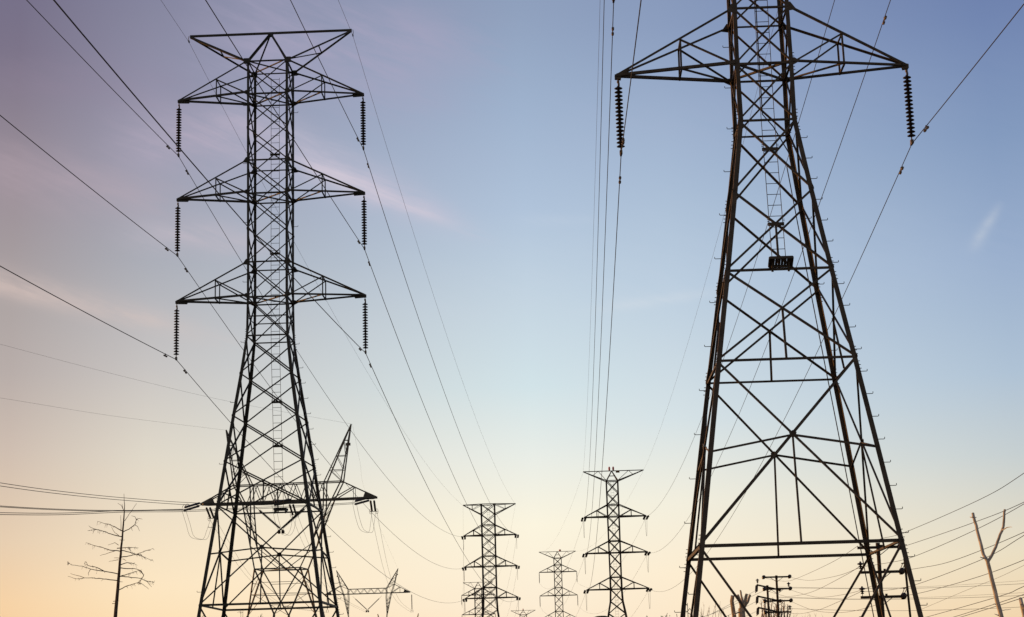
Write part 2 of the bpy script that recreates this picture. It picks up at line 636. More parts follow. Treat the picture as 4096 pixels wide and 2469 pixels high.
        for y in (-0.07, 0.07):
            g_.prism([(e.x, e.z + 0.07), (e.x, e.z - 0.09), (e.x - side * tip, e.z - 0.12), (e.x - side * tip * 1.1, e.z - 0.02),
                      (e.x - side * tip * 0.8, e.z + 0.12)], y - 0.008, y + 0.008)
        g_.box((e.x - side * 0.1, 0, e.z - 0.04), 0.2, 0.15, 0.05)
        g_.build('gusset_plate', self.m, o)
        for y in (-1, 1):
            A, B = P[y][0], P[y][1]
            for q in (A, B):
                yy = q.y + y * 0.006
                g2 = MB().prism([(q.x + side * 0.26, q.z - 0.14 + (0.0 if q is A else 0.16)), (q.x - side * 0.16, q.z - 0.2), (q.x - side * 0.16, q.z + 0.16),
                                 (q.x + side * 0.05, q.z + 0.16)], yy - 0.006, yy + 0.006)
                g2.build('gusset_plate', self.m, o)
        return T + Vector((side * 0.0, 0, -0.05))

    def plan(self, key, wid=0.06):
        m = MB()
        m.bar(self.c(key, (-1, -1)), self.c(key, (1, 1)), wid)
        m.bar(self.c(key, (1, -1)) + Vector((0, 0, 0.07)), self.c(key, (-1, 1)) + Vector((0, 0, 0.07)), wid)
        m.build('plan_brace', self.m, self.root)

    def ladder(self, ysign, z0, z1, wid, cx=0.0, rung=0.4, plates=()):
        m = MB()
        zz = [z0] + [z for z, _ in sorted(self.lv.values()) if z0 < z < z1] + [z1]
        yy = lambda z: ysign * (self.w(z) + 0.05)
        for sx in (-1, 1):
            m.tube([(cx + sx * wid / 2, yy(z), z) for z in zz], 0.013, 5)
        z = z0 + 0.15
        while z < z1:
            m.tube([(cx - wid / 2, yy(z), z), (cx + wid / 2, yy(z), z)], 0.013, 5)
            z += rung
        m.build('ladder', self.m, self.root)
        for z in plates:
            p = MB()
            p.box((cx, ysign * (self.w(z) + 0.02), z), wid + 0.1, 0.04, 0.12)
            for sx in (-1, 1):
                for k in (0.1, 0.16):
                    p.tube([(cx + sx * wid / 2, yy(z), z + k), (cx + sx * (wid / 2 + 0.07), yy(z), z + k)], 0.013, 5)
            p.build('ladder_bracket', self.m, self.root)

    def platform(self, ysign, z, wid, cx, dep, zoff=0.16):
        y0 = ysign * self.w(z)
        m = MB()
        y1 = y0 + ysign * dep * (1 if ysign > 0 else 1)
        ya, yb = min(y0, y1), max(y0, y1)
        m.bar((cx - wid / 2, ya, z + zoff), (cx + wid / 2, ya, z + zoff), 0.05, 0.12)
        m.bar((cx - wid / 2, yb, z + zoff), (cx + wid / 2, yb, z + zoff), 0.05, 0.12)
        for k in range(7):
            x = cx - wid / 2 + wid * (k + 0.5) / 7
            m.bar((x, ya + 0.03, z + zoff + 0.03), (x, yb - 0.03, z + zoff + 0.03), wid / 7 - 0.035, 0.03)
        for sx in (-0.4, 0.4):
            m.bar((cx + sx * wid, ya, z + zoff - 0.07), (cx + sx * wid, yb, z + zoff - 0.07), 0.08, 0.10)
            m.bar((cx + sx * wid, y0, z + zoff), (cx + sx * wid, y0, z - 0.05), 0.07, 0.07)
        m.build('platform', self.m, self.root)


# --- the near right pylon
RX, RY, RYAW = 9.322, 62.4, rad(-1.4045)
LX, LY, LYAW = -13.268, 96.72, rad(-1.8306)


def place(o, X, Y, yaw):
    o.location = (X, Y, 0)
    o.rotation_euler = (0, 0, yaw)


def world(X, Y, yaw, p):
    c, s = math.cos(yaw), math.sin(yaw)
    return Vector((X + p[0] * c - p[1] * s, Y + p[0] * s + p[1] * c, p[2]))


rt = thing('lattice_pylon', 'nearest lattice pylon, brown steel with warm lit edges, its top above the frame', 'pylon', group='lattice pylons')
place(rt, RX, RY, RYAW)
R = Pylon(rt, [('tp', (36.9, 0.98)), ('a1', (35.0, 0.985)), ('x1', (33.1, 0.99)), ('a2t', (31.25, 0.995)), ('a2', (29.3, 1.0)), ('x2', (27.4, 1.007)),
               ('at', (25.516, 1.014)), ('ab', (23.388, 1.035)), ('wa', (21.259, 1.03)), ('n1', (18.567, 1.409)), ('n2', (15.599, 1.859)),
               ('n3', (12.359, 2.372)), ('kl', (9.196, 2.853)), ('be', (6.06, 3.324)), ('g', (0.0, 4.24))], STEEL)
R.legs(lambda z: 0.168 if z < 22 else 0.145)
for a, b in (('tp', 'a1'), ('a1', 'x1'), ('x1', 'a2t'), ('a2t', 'a2'), ('a2', 'x2'), ('x2', 'at'), ('at', 'ab'), ('ab', 'wa')):
    R.cross(a, b, 0.066)
for a, b in (('wa', 'n1'), ('n1', 'n2'), ('n2', 'n3')):
    R.cross(a, b, 0.078)
for k in ('tp', 'a1', 'a2t', 'a2', 'at', 'wa'):
    R.belt(k, 0.072)
R.belt('ab', 0.085)
R.belt('n2', 0.08, (0,))
R.belt('n3', 0.078, (0, 1, 2, 3), hang='n2')
R.kpanel('n3', 'kl', 'be', 0.072)
R.belt('be', 0.108)
R.splay('be', 0.075)
R.plan('ab', 0.075)
MB().angle((0, -R.w(17.0) - 0.0, 17.2), (0, -R.w(15.6), 15.6), (0, -1, 0), 0.07, off=-0.05).build('hanger', STEEL, rt)
for s, keys in (((-1, -1), ('wa', 'n2', 'n3', 'be')), ((1, -1), ('ab', 'wa', 'n2', 'n3', 'be')), ((-1, 1), ('wa', 'n1', 'n2', 'n3', 'be')),
                ((1, 1), ('at', 'wa', 'n2', 'n3', 'be'))):
    R.splice(s, keys)
R.steps((1, -1), 2.35, 20.6, 0.79)
R.steps((-1, 1), 4.2, 25.0, 1.58)
R.steps((-1, -1), 4.5, 6.0, 1.9)
R.steps((1, 1), 13.4, 19.0, 2.4)
for zb, zt in ((23.388, 25.516), (29.3, 31.25), (35.0, 36.9)):
    for sd_ in (-1, 1):
        R.arm(sd_, zb, zt, 5.26, tip=0.22)
R.ladder(-1, 15.75, 36.5, 0.47, 0.0, 0.41, (20.1, 17.25))
def tilted_platform(P, z, wid, cx):
    y0, y1, z0, z1 = -P.w(z) - 0.02, -P.w(z) - 0.42, z + 0.08, z + 0.30
    m = MB()
    for y, zz_ in ((y0, z0), (y1, z1)):
        m.bar((cx - wid / 2, y, zz_), (cx + wid / 2, y, zz_), 0.05, 0.09)
    for sx in (-1, 1):
        m.bar((cx + sx * wid / 2, y0, z0), (cx + sx * wid / 2, y1, z1), 0.05, 0.08)
        m.bar((cx + sx * (wid / 2 - 0.12), y0, z - 0.1), (cx + sx * (wid / 2 - 0.12), y0 - 0.22, z0 + 0.26), 0.07, 0.10)
    for k in range(8):
        x = cx - wid / 2 + wid * (k + 0.5) / 8
        m.bar((x, y0, z0 + 0.02), (x, y1, z1 + 0.02), wid / 8 - 0.012, 0.03)
    m.build('platform', P.m, P.root)


tilted_platform(R, 15.599, 0.8, 0.03)
dc = MB()
dc.tube([(-0.16, -0.86, z) for z in (36, 30, 24)] + [(-0.16, -0.9, 21.5), (0.25, -0.5, 21.15), (0.95, 0.8, 20.5), (1.02, 0.95, 20.1)], 0.022, 6)
dc.tube([(R.w(z) - 0.33, R.w(z) - 0.12, z) for z in (20.1, 15, 10, 5, 0.2)], 0.02, 6)
dc.build('down_cable', CABLE, rt)

# ground-wire bar on the top of the near pylon
tb = MB()
tb.bar((-5.0, 0, 38.9), (4.7, 0, 38.9), 0.16)
for sx in (-1, 1):
    for y in (-1, 1):
        tb.bar((sx * 4.7, 0, 38.9), (sx * 0.98, y * 0.98, 36.9), 0.08)
        tb.bar((0, 0, 38.9), (sx * 0.98, y * 0.98, 36.9), 0.09)
tb.build('top_bar', STEEL, rt)

# --- the left pylon
lt = thing('lattice_pylon', 'tall dark lattice pylon on the left, wholly topped by a flat bar on V struts', 'pylon', group='lattice pylons')
place(lt, LX, LY, LYAW)
L = Pylon(lt, [('tp', (36.442, 1.150)), ('a1', (34.53, 1.147)), ('x1', (32.58, 1.142)), ('a2t', (30.68, 1.138)), ('a2', (28.776, 1.134)), ('x2', (26.8, 1.128)),
               ('a3t', (24.888, 1.122)), ('a3', (22.924, 1.124)), ('wa', (20.766, 1.158)), ('n1', (18.67, 1.436)), ('n2', (16.34, 1.779)),
               ('n3', (13.85, 2.13)), ('n4', (11.48, 2.458)), ('kl', (8.918, 2.819)), ('be', (6.29, 3.18)), ('g', (0.0, 4.06))], STEEL_L)
L.legs(lambda z: 0.178 if z < 19 else 0.128)
for a, b in (('tp', 'a1'), ('a1', 'x1'), ('x1', 'a2t'), ('a2t', 'a2'), ('a2', 'x2'), ('x2', 'a3t'), ('a3t', 'a3'), ('a3', 'wa')):
    L.cross(a, b, 0.062)
for a, b in (('wa', 'n1'), ('n1', 'n2'), ('n2', 'n3'), ('n3', 'n4')):
    L.cross(a, b, 0.074)
for k in ('tp', 'a2t', 'a3t', 'wa'):
    L.belt(k, 0.075)
for k in ('a1', 'a2', 'a3'):
    L.belt(k, 0.085)
    L.plan(k, 0.065)
L.plan('tp', 0.06)
zm = (22.924 + 20.766) / 2
for i in range(4):
    s0, s1, n = FACES[i]
    MB().angle(L.c(zm, s0), L.c(zm, s1), n, 0.06, off=-0.03).build('horizontal_strut', STEEL_L, lt)
L.belt('n4', 0.085, (0, 1, 2, 3), hang='n3')
L.kpanel('n4', 'kl', 'be', 0.072)
L.belt('be', 0.108)
L.splay('be', 0.085)
for s, keys in (((-1, -1), ('wa', 'n4')), ((1, -1), ('wa', 'n4')), ((-1, 1), ('wa', 'n4')), ((1, 1), ('wa', 'n3', 'n4', 'be'))):
    L.splice(s, keys)
L.steps((-1, -1), 3.6, 34.0, 3.36)
L.steps((1, 1), 4.2, 19.8, 0.84)
L.steps((1, 1), 20.64, 36.0, 6.7)
LADP = [0.5 * (L.lv[a][0] + L.lv[b][0]) for a, b in (('x1', 'a2t'), ('x2', 'a3t'), ('n1', 'n2'), ('n2', 'n3'))]
L.ladder(1, 11.6, 36.2, 0.47, 0.05, 0.42, LADP)
L.platform(1, 11.48, 0.74, 0.1, 0.5, 0.2)
for zb, zt in ((22.924, 24.888), (28.776, 30.68), (34.53, 36.442)):
    for sd_ in (-1, 1):
        L.arm(sd_, zb + 0.05, zt, 5.2, tip=0.62)
tb = MB()
tb.bar((-4.62, 0, 38.46), (4.62, 0, 38.46), 0.10, 0.115)
tb.build('top_bar', STEEL_L, lt)
for sx in (-1, 1):
    m = MB()
    for y in (-1, 1):
        tip, cor = Vector((sx * 4.6, y * 0.04, 38.42)), Vector((sx * 1.15, y * 1.15, 36.442))
        m.angle(tip, cor, (0, y, 0.3), 0.11)
    a, b = Vector((sx * 4.6, 0, 38.42)).lerp(Vector((sx * 1.15, -1.15, 36.442)), 0.52), Vector((sx * 4.6, 0, 38.42)).lerp(Vector((sx * 1.15, 1.15, 36.442)), 0.52)
    m.bar(a, b, 0.055)
    m.bar(b, (sx * 1.15, -1.15, 36.46), 0.055)
    m.build('wing_strut', STEEL_L, lt)
m = MB()
for sx in (-1, 1):
    for y in (-1, 1):
        m.angle((sx * 0.05, y * 0.05, 38.44), (sx * 1.15, y * 1.15, 36.44), (sx, 0, 0.3), 0.12 if y < 0 else 0.075)
m.box((0, 0, 38.36), 0.26, 0.2, 0.2)
m.build('apex_strut', STEEL_L, lt)
for sx in (-1, 1):
    for y in (-1, 1):
        MB().box((sx * 1.15, y * 1.155, 36.44), 0.34, 0.10, 0.3).build('gusset_plate', STEEL_L, lt)

# ------------------------------------------------------------------ conductors of the two near pylons
T1X, T1Y, T1W = -5.53, 352.9, -0.028
T2X, T2Y, T2W = 15.98, 296.4, -0.028
LEVEL = {1: 'top', 2: 'middle', 3: 'lowest'}
L_TIP = {1: 34.56, 2: 28.80, 3: 22.95}
T1Z = {1: 30.9, 2: 24.86, 3: 18.80}
T2Z = {1: 28.72, 2: 22.83, 3: 16.93}
IN = {(1, -1): (-0.0311, -0.0733, 0.000269), (2, -1): (-0.0316, -0.0687, 0.000242), (3, -1): (-0.0318, -0.0681, 0.000230),
      (1, 1): (-0.0323, -0.0576, 0.000208), (2, 1): (-0.0332, -0.0594, 0.000149), (3, 1): (-0.0290, -0.0703, 0.000290),
      (0, -1): (-0.0320, -0.0331, 0.000221), (0, 1): (-0.0320, -0.0569, 0.000220)}
SAG_L = {(1, -1): 5.16, (2, -1): 5.16, (3, -1): 4.85, (1, 1): 5.08, (2, 1): 5.12, (3, 1): 5.02}


def incoming(P0, k, reach=240):
    m_, a_, b_ = k
    out = []
    n = 60
    for i in range(n, 0, -1):
        t = reach * (i / n) ** 1.3
        out.append(Vector((P0.x + m_ * t, P0.y - t, P0.z + a_ * t + b_ * t * t)))
    return out


def end_string(p, q, sag, L_=2.3):
    """where the tension string on tip q of a span p-q ends, along the wire's own slope"""
    p, q = Vector(p), Vector(q)
    d = (p - q)
    t = d.normalized()
    t.z -= 4 * sag / d.length
    return q + t.normalized() * L_


def long_wire(label, p_in, P0, q, sag, r, grp, damp=True, m=None, name='power_line', cat='power line'):
    out = parabola(P0, q, sag)
    w_ = wire(label, p_in + out, r, grp, m, name, cat)
    if damp:
        for seq, tt in ((out, 2.3), (list(reversed(p_in)) if p_in else None, 2.6)):
            if not seq:
                continue
            a = P0
            left = tt
            for b in seq:
                if (b - a).length < 1e-6:
                    continue
                if (b - a).length >= left:
                    damper(w_, a + (b - a).normalized() * left, b - a)
                    break
                left -= (b - a).length
                a = b
    return w_


SIDE = {-1: 'left', 1: 'right'}
for k in (1, 2, 3):
    for sd_ in (-1, 1):
        top = world(LX, LY, LYAW, (sd_ * 5.21, 0, L_TIP[k] - 0.02))
        c = suspension(f'long dark disc insulator hanging from the {LEVEL[k]} {SIDE[sd_]} arm of the left pylon', top, 17, 0.152,
                       'insulator strings on the left pylon')
        q = world(T1X, T1Y, T1W, (sd_ * 5.2 + 0.05, 0, T1Z[k] - 0.15))
        e = end_string(c, q, SAG_L[(k, sd_)])
        strain(f'twin strain insulators facing the viewer on {LEVEL[k]} {SIDE[sd_]} arm of the flat-topped pylon', q, e,
               'strain insulators on the distant pylons')
        long_wire(f'thick cable through the insulator on the {LEVEL[k]} {SIDE[sd_]} arm of the left pylon', incoming(c, IN[(k, sd_)]), c, e,
                  SAG_L[(k, sd_)], 0.019, 'cables of the left line')
for sd_ in (-1, 1):
    c = world(LX, LY, LYAW, (sd_ * 4.68, 0, 38.12))
    cl = thing('wire_clamp', f'small hanging wire clamp at the {SIDE[sd_]} end of the top bar of the left pylon', 'clamp', c)
    b = MB()
    b.tube([(0, 0, 0.36), (0.03 * sd_, 0, 0.2), (0, 0, 0.02)], 0.018)
    b.box((0, 0, 0.03), 0.06, 0.2, 0.09)
    b.build('clamp_body', FITTING, cl)
    long_wire(f'thin ground wire from the {SIDE[sd_]} end of the top bar of the left pylon', incoming(c, IN[(0, sd_)]), c,
              world(T1X, T1Y, T1W, (sd_ * 5.15, 0, 36.85)), 3.42 if sd_ < 0 else 3.77, 0.0095, 'ground wires', False, GWIRE, 'ground_wire', 'ground wire')

R_AT = {(1, -1): (-5.26, 32.0), (1, 1): (4.9, 32.1), (2, -1): (-5.26, 26.3), (2, 1): (5.05, 26.36), (3, -1): (-5.22, 20.4), (3, 1): (5.26, 20.42)}
R_SAG = {(1, -1): 5.29, (1, 1): 5.05, (2, -1): 5.19, (2, 1): 5.53, (3, -1): 4.5, (3, 1): 5.31}
R_IN = {-1: (-0.0304, -0.0907, 0.000224), 1: (-0.0300, -0.0686, 0.000218)}
for k in (1, 2, 3):
    for sd_ in (-1, 1):
        lx, lz = R_AT[(k, sd_)]
        top = world(RX, RY, RYAW, (lx, 0, lz + 2.98))
        where = {1: 'uppermost', 2: 'second', 3: 'visible'}[k]
        if k == 3:
            c = suspension(f'near dark disc insulator hanging from the {SIDE[sd_]} arm tip of the nearest pylon', top, 16, 0.147,
                           'insulator strings on the nearest pylon')
        else:
            c = suspension(f'disc insulator above the frame on the {where} {SIDE[sd_]} arm of the nearest pylon', top, 16, 0.147,
                           'insulator strings on the nearest pylon')
        q = world(T2X, T2Y, T2W, (sd_ * 5.12, 0, T2Z[k] - 0.15))
        e = end_string(c, q, R_SAG[(k, sd_)])
        strain(f'twin strain insulators facing the viewer on {LEVEL[k]} {SIDE[sd_]} arm of the red-lamped pylon', q, e,
               'strain insulators on the distant pylons')
        lab = (f'cable through the insulator on the {SIDE[sd_]} arm tip of the nearest pylon' if k == 3 else
               f'cable from the {where} unseen {SIDE[sd_]} arm of the nearest pylon to the distant one')
        long_wire(lab, incoming(c, R_IN[sd_]), c, e, R_SAG[(k, sd_)], 0.016, 'cables of the right line')
for sd_, lx, lz, sg in ((-1, -5.0, 38.6, 3.5), (1, 4.6, 38.7, 2.9)):
    c = world(RX, RY, RYAW, (lx, 0, lz))
    long_wire(f'thin {SIDE[sd_]} ground wire running from above the nearest pylon to the distant top bar', incoming(c, (-0.031, -0.06, 0.00022)), c,
              world(T2X, T2Y, T2W, (sd_ * 4.98, 0, 36.2)), sg, 0.0085, 'ground wires', False, GWIRE, 'ground_wire', 'ground wire')


# ------------------------------------------------------------------ distant pylons
def far_pylon(label, X, Y, yaw, lv, arms, span, top, steel, off=0.0, leg_w=0.2, br=0.08, ladder=True, asym=(0, 0)):
    """lv: (z, half width) from the top down; arms: indices (bottom level, top level)"""
    t = thing('lattice_pylon', label, 'pylon', (X, Y, 0), yaw, 'lattice pylons')
    z0, w0 = lv[-1]
    lv = lv + [(0.0, w0 + z0 * 0.147)]
    cor = lambda i, s: Vector((off + s[0] * lv[i][1], s[1] * lv[i][1], lv[i][0]))
    for s in ((-1, -1), (1, -1), (1, 1), (-1, 1)):
        m = MB()
        for i in range(len(lv) - 1):
            m.bar(cor(i, s), cor(i + 1, s), leg_w * (0.8 if lv[i][0] > 20 else 1.0))
        m.build('leg', steel, t)
    m = MB()
    for i in range(len(lv) - 1):
        h = lv[i][0] - lv[i + 1][0]
        k = max(1, round(h / (lv[i][1] + lv[i + 1][1]) * 0.9)) if i == len(lv) - 2 else 1
        for j in range(k):
            for s0, s1, n in FACES:
                p0, p1 = cor(i, s0).lerp(cor(i + 1, s0), j / k), cor(i, s1).lerp(cor(i + 1, s1), j / k)
                q0, q1 = cor(i, s0).lerp(cor(i + 1, s0), (j + 1) / k), cor(i, s1).lerp(cor(i + 1, s1), (j + 1) / k)
                m.bar(p0, q1, br)
                m.bar(p1, q0, br)
    m.build('lattice_bracing', steel, t)
    for i in sorted({a for ar in arms for a in ar} | {0}):
        m = MB()
        for s0, s1, n in FACES:
            m.bar(cor(i, s0), cor(i, s1), br * 1.2)
        m.build('horizontal_strut', steel, t)
    for ib, it in arms:
        zb = lv[ib][0]
        for sx in (-1, 1):
            m = MB()
            T = Vector((sx * span + asym[0 if sx < 0 else 1], 0, zb))
            for y in (-1, 1):
                B, A = cor(ib, (sx, y)), cor(it, (sx, y))
                m.bar(B, T, br * 1.9)
                m.bar(A, T, br * 1.15)
                pa, pb = A.lerp(T, 0.45), B.lerp(T, 0.45)
                m.bar(pa, pb, br)
                m.bar(pa, B, br * 0.85)
            m.build('crossarm', steel, t)
    m = MB()
    zt, kind, bspan = top
    if kind == 'peak':
        m.bar((-bspan, 0, zt), (bspan, 0, zt), 0.13)
        for sx in (-1, 1):
            for y in (-1, 1):
                m.bar((sx * bspan, 0, zt), cor(0, (sx, y)), 0.14)
                m.bar((off, 0, zt), cor(0, (sx, y)), 0.12)
            q = Vector((sx * bspan * 0.5, 0, zt))
            m.bar(q, cor(0, (sx, -1)), 0.07)
            m.bar(q, Vector((sx * bspan, 0, zt)).lerp(cor(0, (sx, -1)), 0.42), 0.07)
        for y in (-1, 1):
            a, b = Vector((off, 0, zt)).lerp(cor(0, (-1, y)), 0.5), Vector((off, 0, zt)).lerp(cor(0, (1, y)), 0.5)
            m.bar(a, b, 0.06)
    else:
        for sx in (-1, 1):
            m = MB()
            T = Vector((sx * bspan, 0, zt))
            for y in (-1, 1):
                A, B = cor(0, (sx, y)), cor(1, (sx, y))
                m.bar(A, T, 0.14)
                m.bar(B, T, 0.15)
                pa, pb = A.lerp(T, 0.5), B.lerp(T, 0.5)
                m.bar(pa, pb, 0.07)
                m.bar(pb, A, 0.07)
            m.build('top_wing', steel, t)
    if kind == 'peak':
        m.build('top_bar', steel, t)
    if ladder:
        m = MB()
        z = 8.0
        while z < lv[0][0]:
            m.bar((off + 0.02 - 0.25, 0.8, z), (off + 0.02 + 0.25, 0.8, z), 0.035)
            z += 0.45
        for sx in (-0.25, 0.25):
            m.bar((off + sx + 0.02, 0.8, 7.8), (off + sx + 0.02, 0.8, lv[0][0]), 0.022)
        m.build('ladder', steel, t)
    return t


T1 = far_pylon('mid-distance flat-topped lattice pylon left of centre, boxed under its top bar', T1X, T1Y, T1W,
               [(36.95, 1.29), (34.98, 1.31), (32.9, 1.29), (30.92, 1.29), (28.8, 1.28), (26.87, 1.28), (24.88, 1.29), (22.9, 1.29), (20.8, 1.29),
                (18.82, 1.29), (16.53, 1.38), (14.4, 1.68), (12.0, 2.0), (9.4, 2.35)],
               [(3, 2), (6, 5), (9, 8)], 5.2, (36.95, 'flat', 5.16), STEEL_FAR, off=-0.28, leg_w=0.27, br=0.115)
T2 = far_pylon('mid-distance lattice pylon right of centre with red lamps and a box on its top bar', T2X, T2Y, T2W,
               [(34.6, 0.94), (32.6, 0.94), (30.67, 0.94), (28.72, 0.935), (26.81, 0.93), (24.73, 0.92), (22.82, 0.92), (20.81, 0.91), (18.85, 0.905),
                (16.92, 0.91), (14.95, 1.0), (13.0, 1.38), (10.8, 1.72), (8.4, 2.1)],
               [(3, 2), (6, 5), (9, 8)], 5.12, (36.27, 'peak', 4.99), STEEL_FAR, off=-0.28, leg_w=0.27, br=0.115)
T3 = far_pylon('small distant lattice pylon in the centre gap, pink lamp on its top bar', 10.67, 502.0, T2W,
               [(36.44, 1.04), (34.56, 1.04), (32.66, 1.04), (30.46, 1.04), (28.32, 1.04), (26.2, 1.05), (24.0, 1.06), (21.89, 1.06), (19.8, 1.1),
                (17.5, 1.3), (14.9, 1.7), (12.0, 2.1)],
               [(2, 1), (5, 4), (8, 7)], 5.2, (38.25, 'peak', 5.12), STEEL_HAZED, leg_w=0.25, br=0.11)
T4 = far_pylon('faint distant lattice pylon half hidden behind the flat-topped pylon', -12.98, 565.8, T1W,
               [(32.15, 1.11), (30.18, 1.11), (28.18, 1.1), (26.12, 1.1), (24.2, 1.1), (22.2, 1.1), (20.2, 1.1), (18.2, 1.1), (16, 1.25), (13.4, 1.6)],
               [(1, 0), (4, 3), (7, 6)], 5.22, (34.08, 'peak', 4.68), STEEL_HAZED, leg_w=0.25, br=0.11)
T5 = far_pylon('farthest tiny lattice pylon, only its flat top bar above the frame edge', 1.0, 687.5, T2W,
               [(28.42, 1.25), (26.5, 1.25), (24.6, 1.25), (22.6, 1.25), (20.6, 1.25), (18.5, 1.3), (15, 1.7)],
               [(2, 1), (4, 3)], 5.2, (30.06, 'peak', 4.65), STEEL_HAZED, leg_w=0.25, br=0.11)
for x in (-0.45, 0.2):
    MB().lathe([(0.09, 0), (0.16, 0.1), (0.16, 0.45), (0.08, 0.62), (0.02, 0.66)], (x - 0.2, 0, 36.35), 10).build('warning_lamp', RED, T2)
MB().box((0.72, 0, 36.13), 0.62, 0.3, 0.34).build('equipment_box', BOXM, T2)
MB().lathe([(0.12, 0), (0.3, 0.1), (0.3, 0.42), (0.08, 0.5)], (0.75, 0, 38.32), 10).build('warning_lamp', RED, T3)
MB().lathe([(0.1, 0), (0.18, 0.1), (0.18, 0.5), (0.08, 0.6)], (0, 0, 30.12), 8).build('warning_lamp', RED, T5)

# strings and spans beyond the mid-distance pylons
for k in (1, 2, 3):
    for sd_ in (-1, 1):
        # right line: T2 -> T3
        q = world(T2X, T2Y, T2W, (sd_ * 5.12, 0, T2Z[k] - 0.15))
        tz = {1: 32.66, 2: 26.2, 3: 19.8}[k]
        top = world(10.67, 502.0, T2W, (sd_ * 5.2, 0, tz))
        b = MB()
        b.lathe([(0.05, 0), (0.05, -0.25)] + [(r, -0.25 - 0.17 * i - dz) for i in range(15) for r, dz in ((0.05, 0), (0.12, 0.06), (0.12, 0.09), (0.05, 0.15))]
                + [(0.04, -3.0)], n=6)
        o = tag(b.build('insulator_string', STEEL_FAR), f'slim insulator under the {LEVEL[k]} {SIDE[sd_]} arm of the small centre pylon', 'insulator',
                'insulator strings on far pylons')
        o.location = top
        c = top + Vector((0, 0, -3.0))
        e = end_string(c, q, 5.2)
        strain(f'twin strain insulators facing away on {LEVEL[k]} {SIDE[sd_]} arm of the red-lamped pylon', q, e,
               'strain insulators on the distant pylons')
        wire(f'far cable to the {LEVEL[k]} {SIDE[sd_]} arm of the small centre pylon', parabola(e, c, 5.2), 0.014, 'far cables', GWIRE)
        # jumper loop under the T2 arm
        e0 = end_string(world(RX, RY, RYAW, (R_AT[(k, sd_)][0], 0, R_AT[(k, sd_)][1])), q, R_SAG[(k, sd_)])
        wire(f'hanging jumper loop under {LEVEL[k]} {SIDE[sd_]} arm of the distant pylon with red lamps', parabola(e0, e, 3.0, 16), 0.02, 'jumper loops', CABLE,
             'jumper_cable', 'jumper cable')
        # left line: T1 -> T4
        q = world(T1X, T1Y, T1W, (sd_ * 5.2 + 0.05, 0, T1Z[k] - 0.15))
        tz = {1: 30.18, 2: 24.2, 3: 18.2}[k]
        top = world(-12.98, 565.8, T1W, (sd_ * 5.22, 0, tz))
        o = tag(put_mesh('insulator_string', o.data), f'slim insulator under the {LEVEL[k]} {SIDE[sd_]} arm of the half hidden far pylon', 'insulator',
                'insulator strings on far pylons')
        o.location = top
        c = top + Vector((0, 0, -3.0))
        e = end_string(c, q, 5.0)
        strain(f'twin strain insulators facing away on {LEVEL[k]} {SIDE[sd_]} arm of the flat-topped distant pylon', q, e,
               'strain insulators on the distant pylons')
        wire(f'far cable to the {LEVEL[k]} {SIDE[sd_]} arm of the half hidden far pylon', parabola(e, c, 5.0), 0.014, 'far cables', GWIRE)
        c0 = world(LX, LY, LYAW, (sd_ * 5.21, 0, L_TIP[k] - 3.16))
        e0 = end_string(c0, q, SAG_L[(k, sd_)])
        wire(f'hanging jumper loop under {LEVEL[k]} {SIDE[sd_]} arm of the flat-topped distant pylon', parabola(e0, e, 2.4, 16), 0.022, 'jumper loops', CABLE,
             'jumper_cable', 'jumper cable')
for sd_ in (-1, 1):
    wire(f'faint {SIDE[sd_]} ground wire from the red-lamped pylon to the small centre pylon',
         parabola(world(T2X, T2Y, T2W, (sd_ * 4.98, 0, 36.2)), world(10.67, 502, T2W, (sd_ * 5.1, 0, 38.2)), 3.5), 0.008, 'ground wires', GWIRE,
         'ground_wire', 'ground wire')
    wire(f'faint {SIDE[sd_]} ground wire from the flat-topped pylon to the half hidden far pylon',
         parabola(world(T1X, T1Y, T1W, (sd_ * 5.15, 0, 36.85)), world(-12.98, 565.8, T1W, (sd_ * 4.68, 0, 34.0)), 3.5), 0.008, 'ground wires', GWIRE,
         'ground_wire', 'ground wire')


# ------------------------------------------------------------------ V-masted pylons behind the left pylon
def rod(m, p, q, r, n):
    p, q = Vector(p), Vector(q)
    d = q - p
    Lh = d.length
    prof = [(0.04, 0), (0.04, 0.04 * Lh)]
    for i in range(n):
        a = Lh * (0.05 + 0.9 * i / n)
        b = Lh * 0.9 / n
        prof += [(r * 0.45, a), (r, a + b * 0.4), (r, a + b * 0.6), (r * 0.45, a + b * 0.9)]
    prof += [(0.04, 0.96 * Lh), (0.04, Lh)]
    m.lathe(prof, p, 8, d)


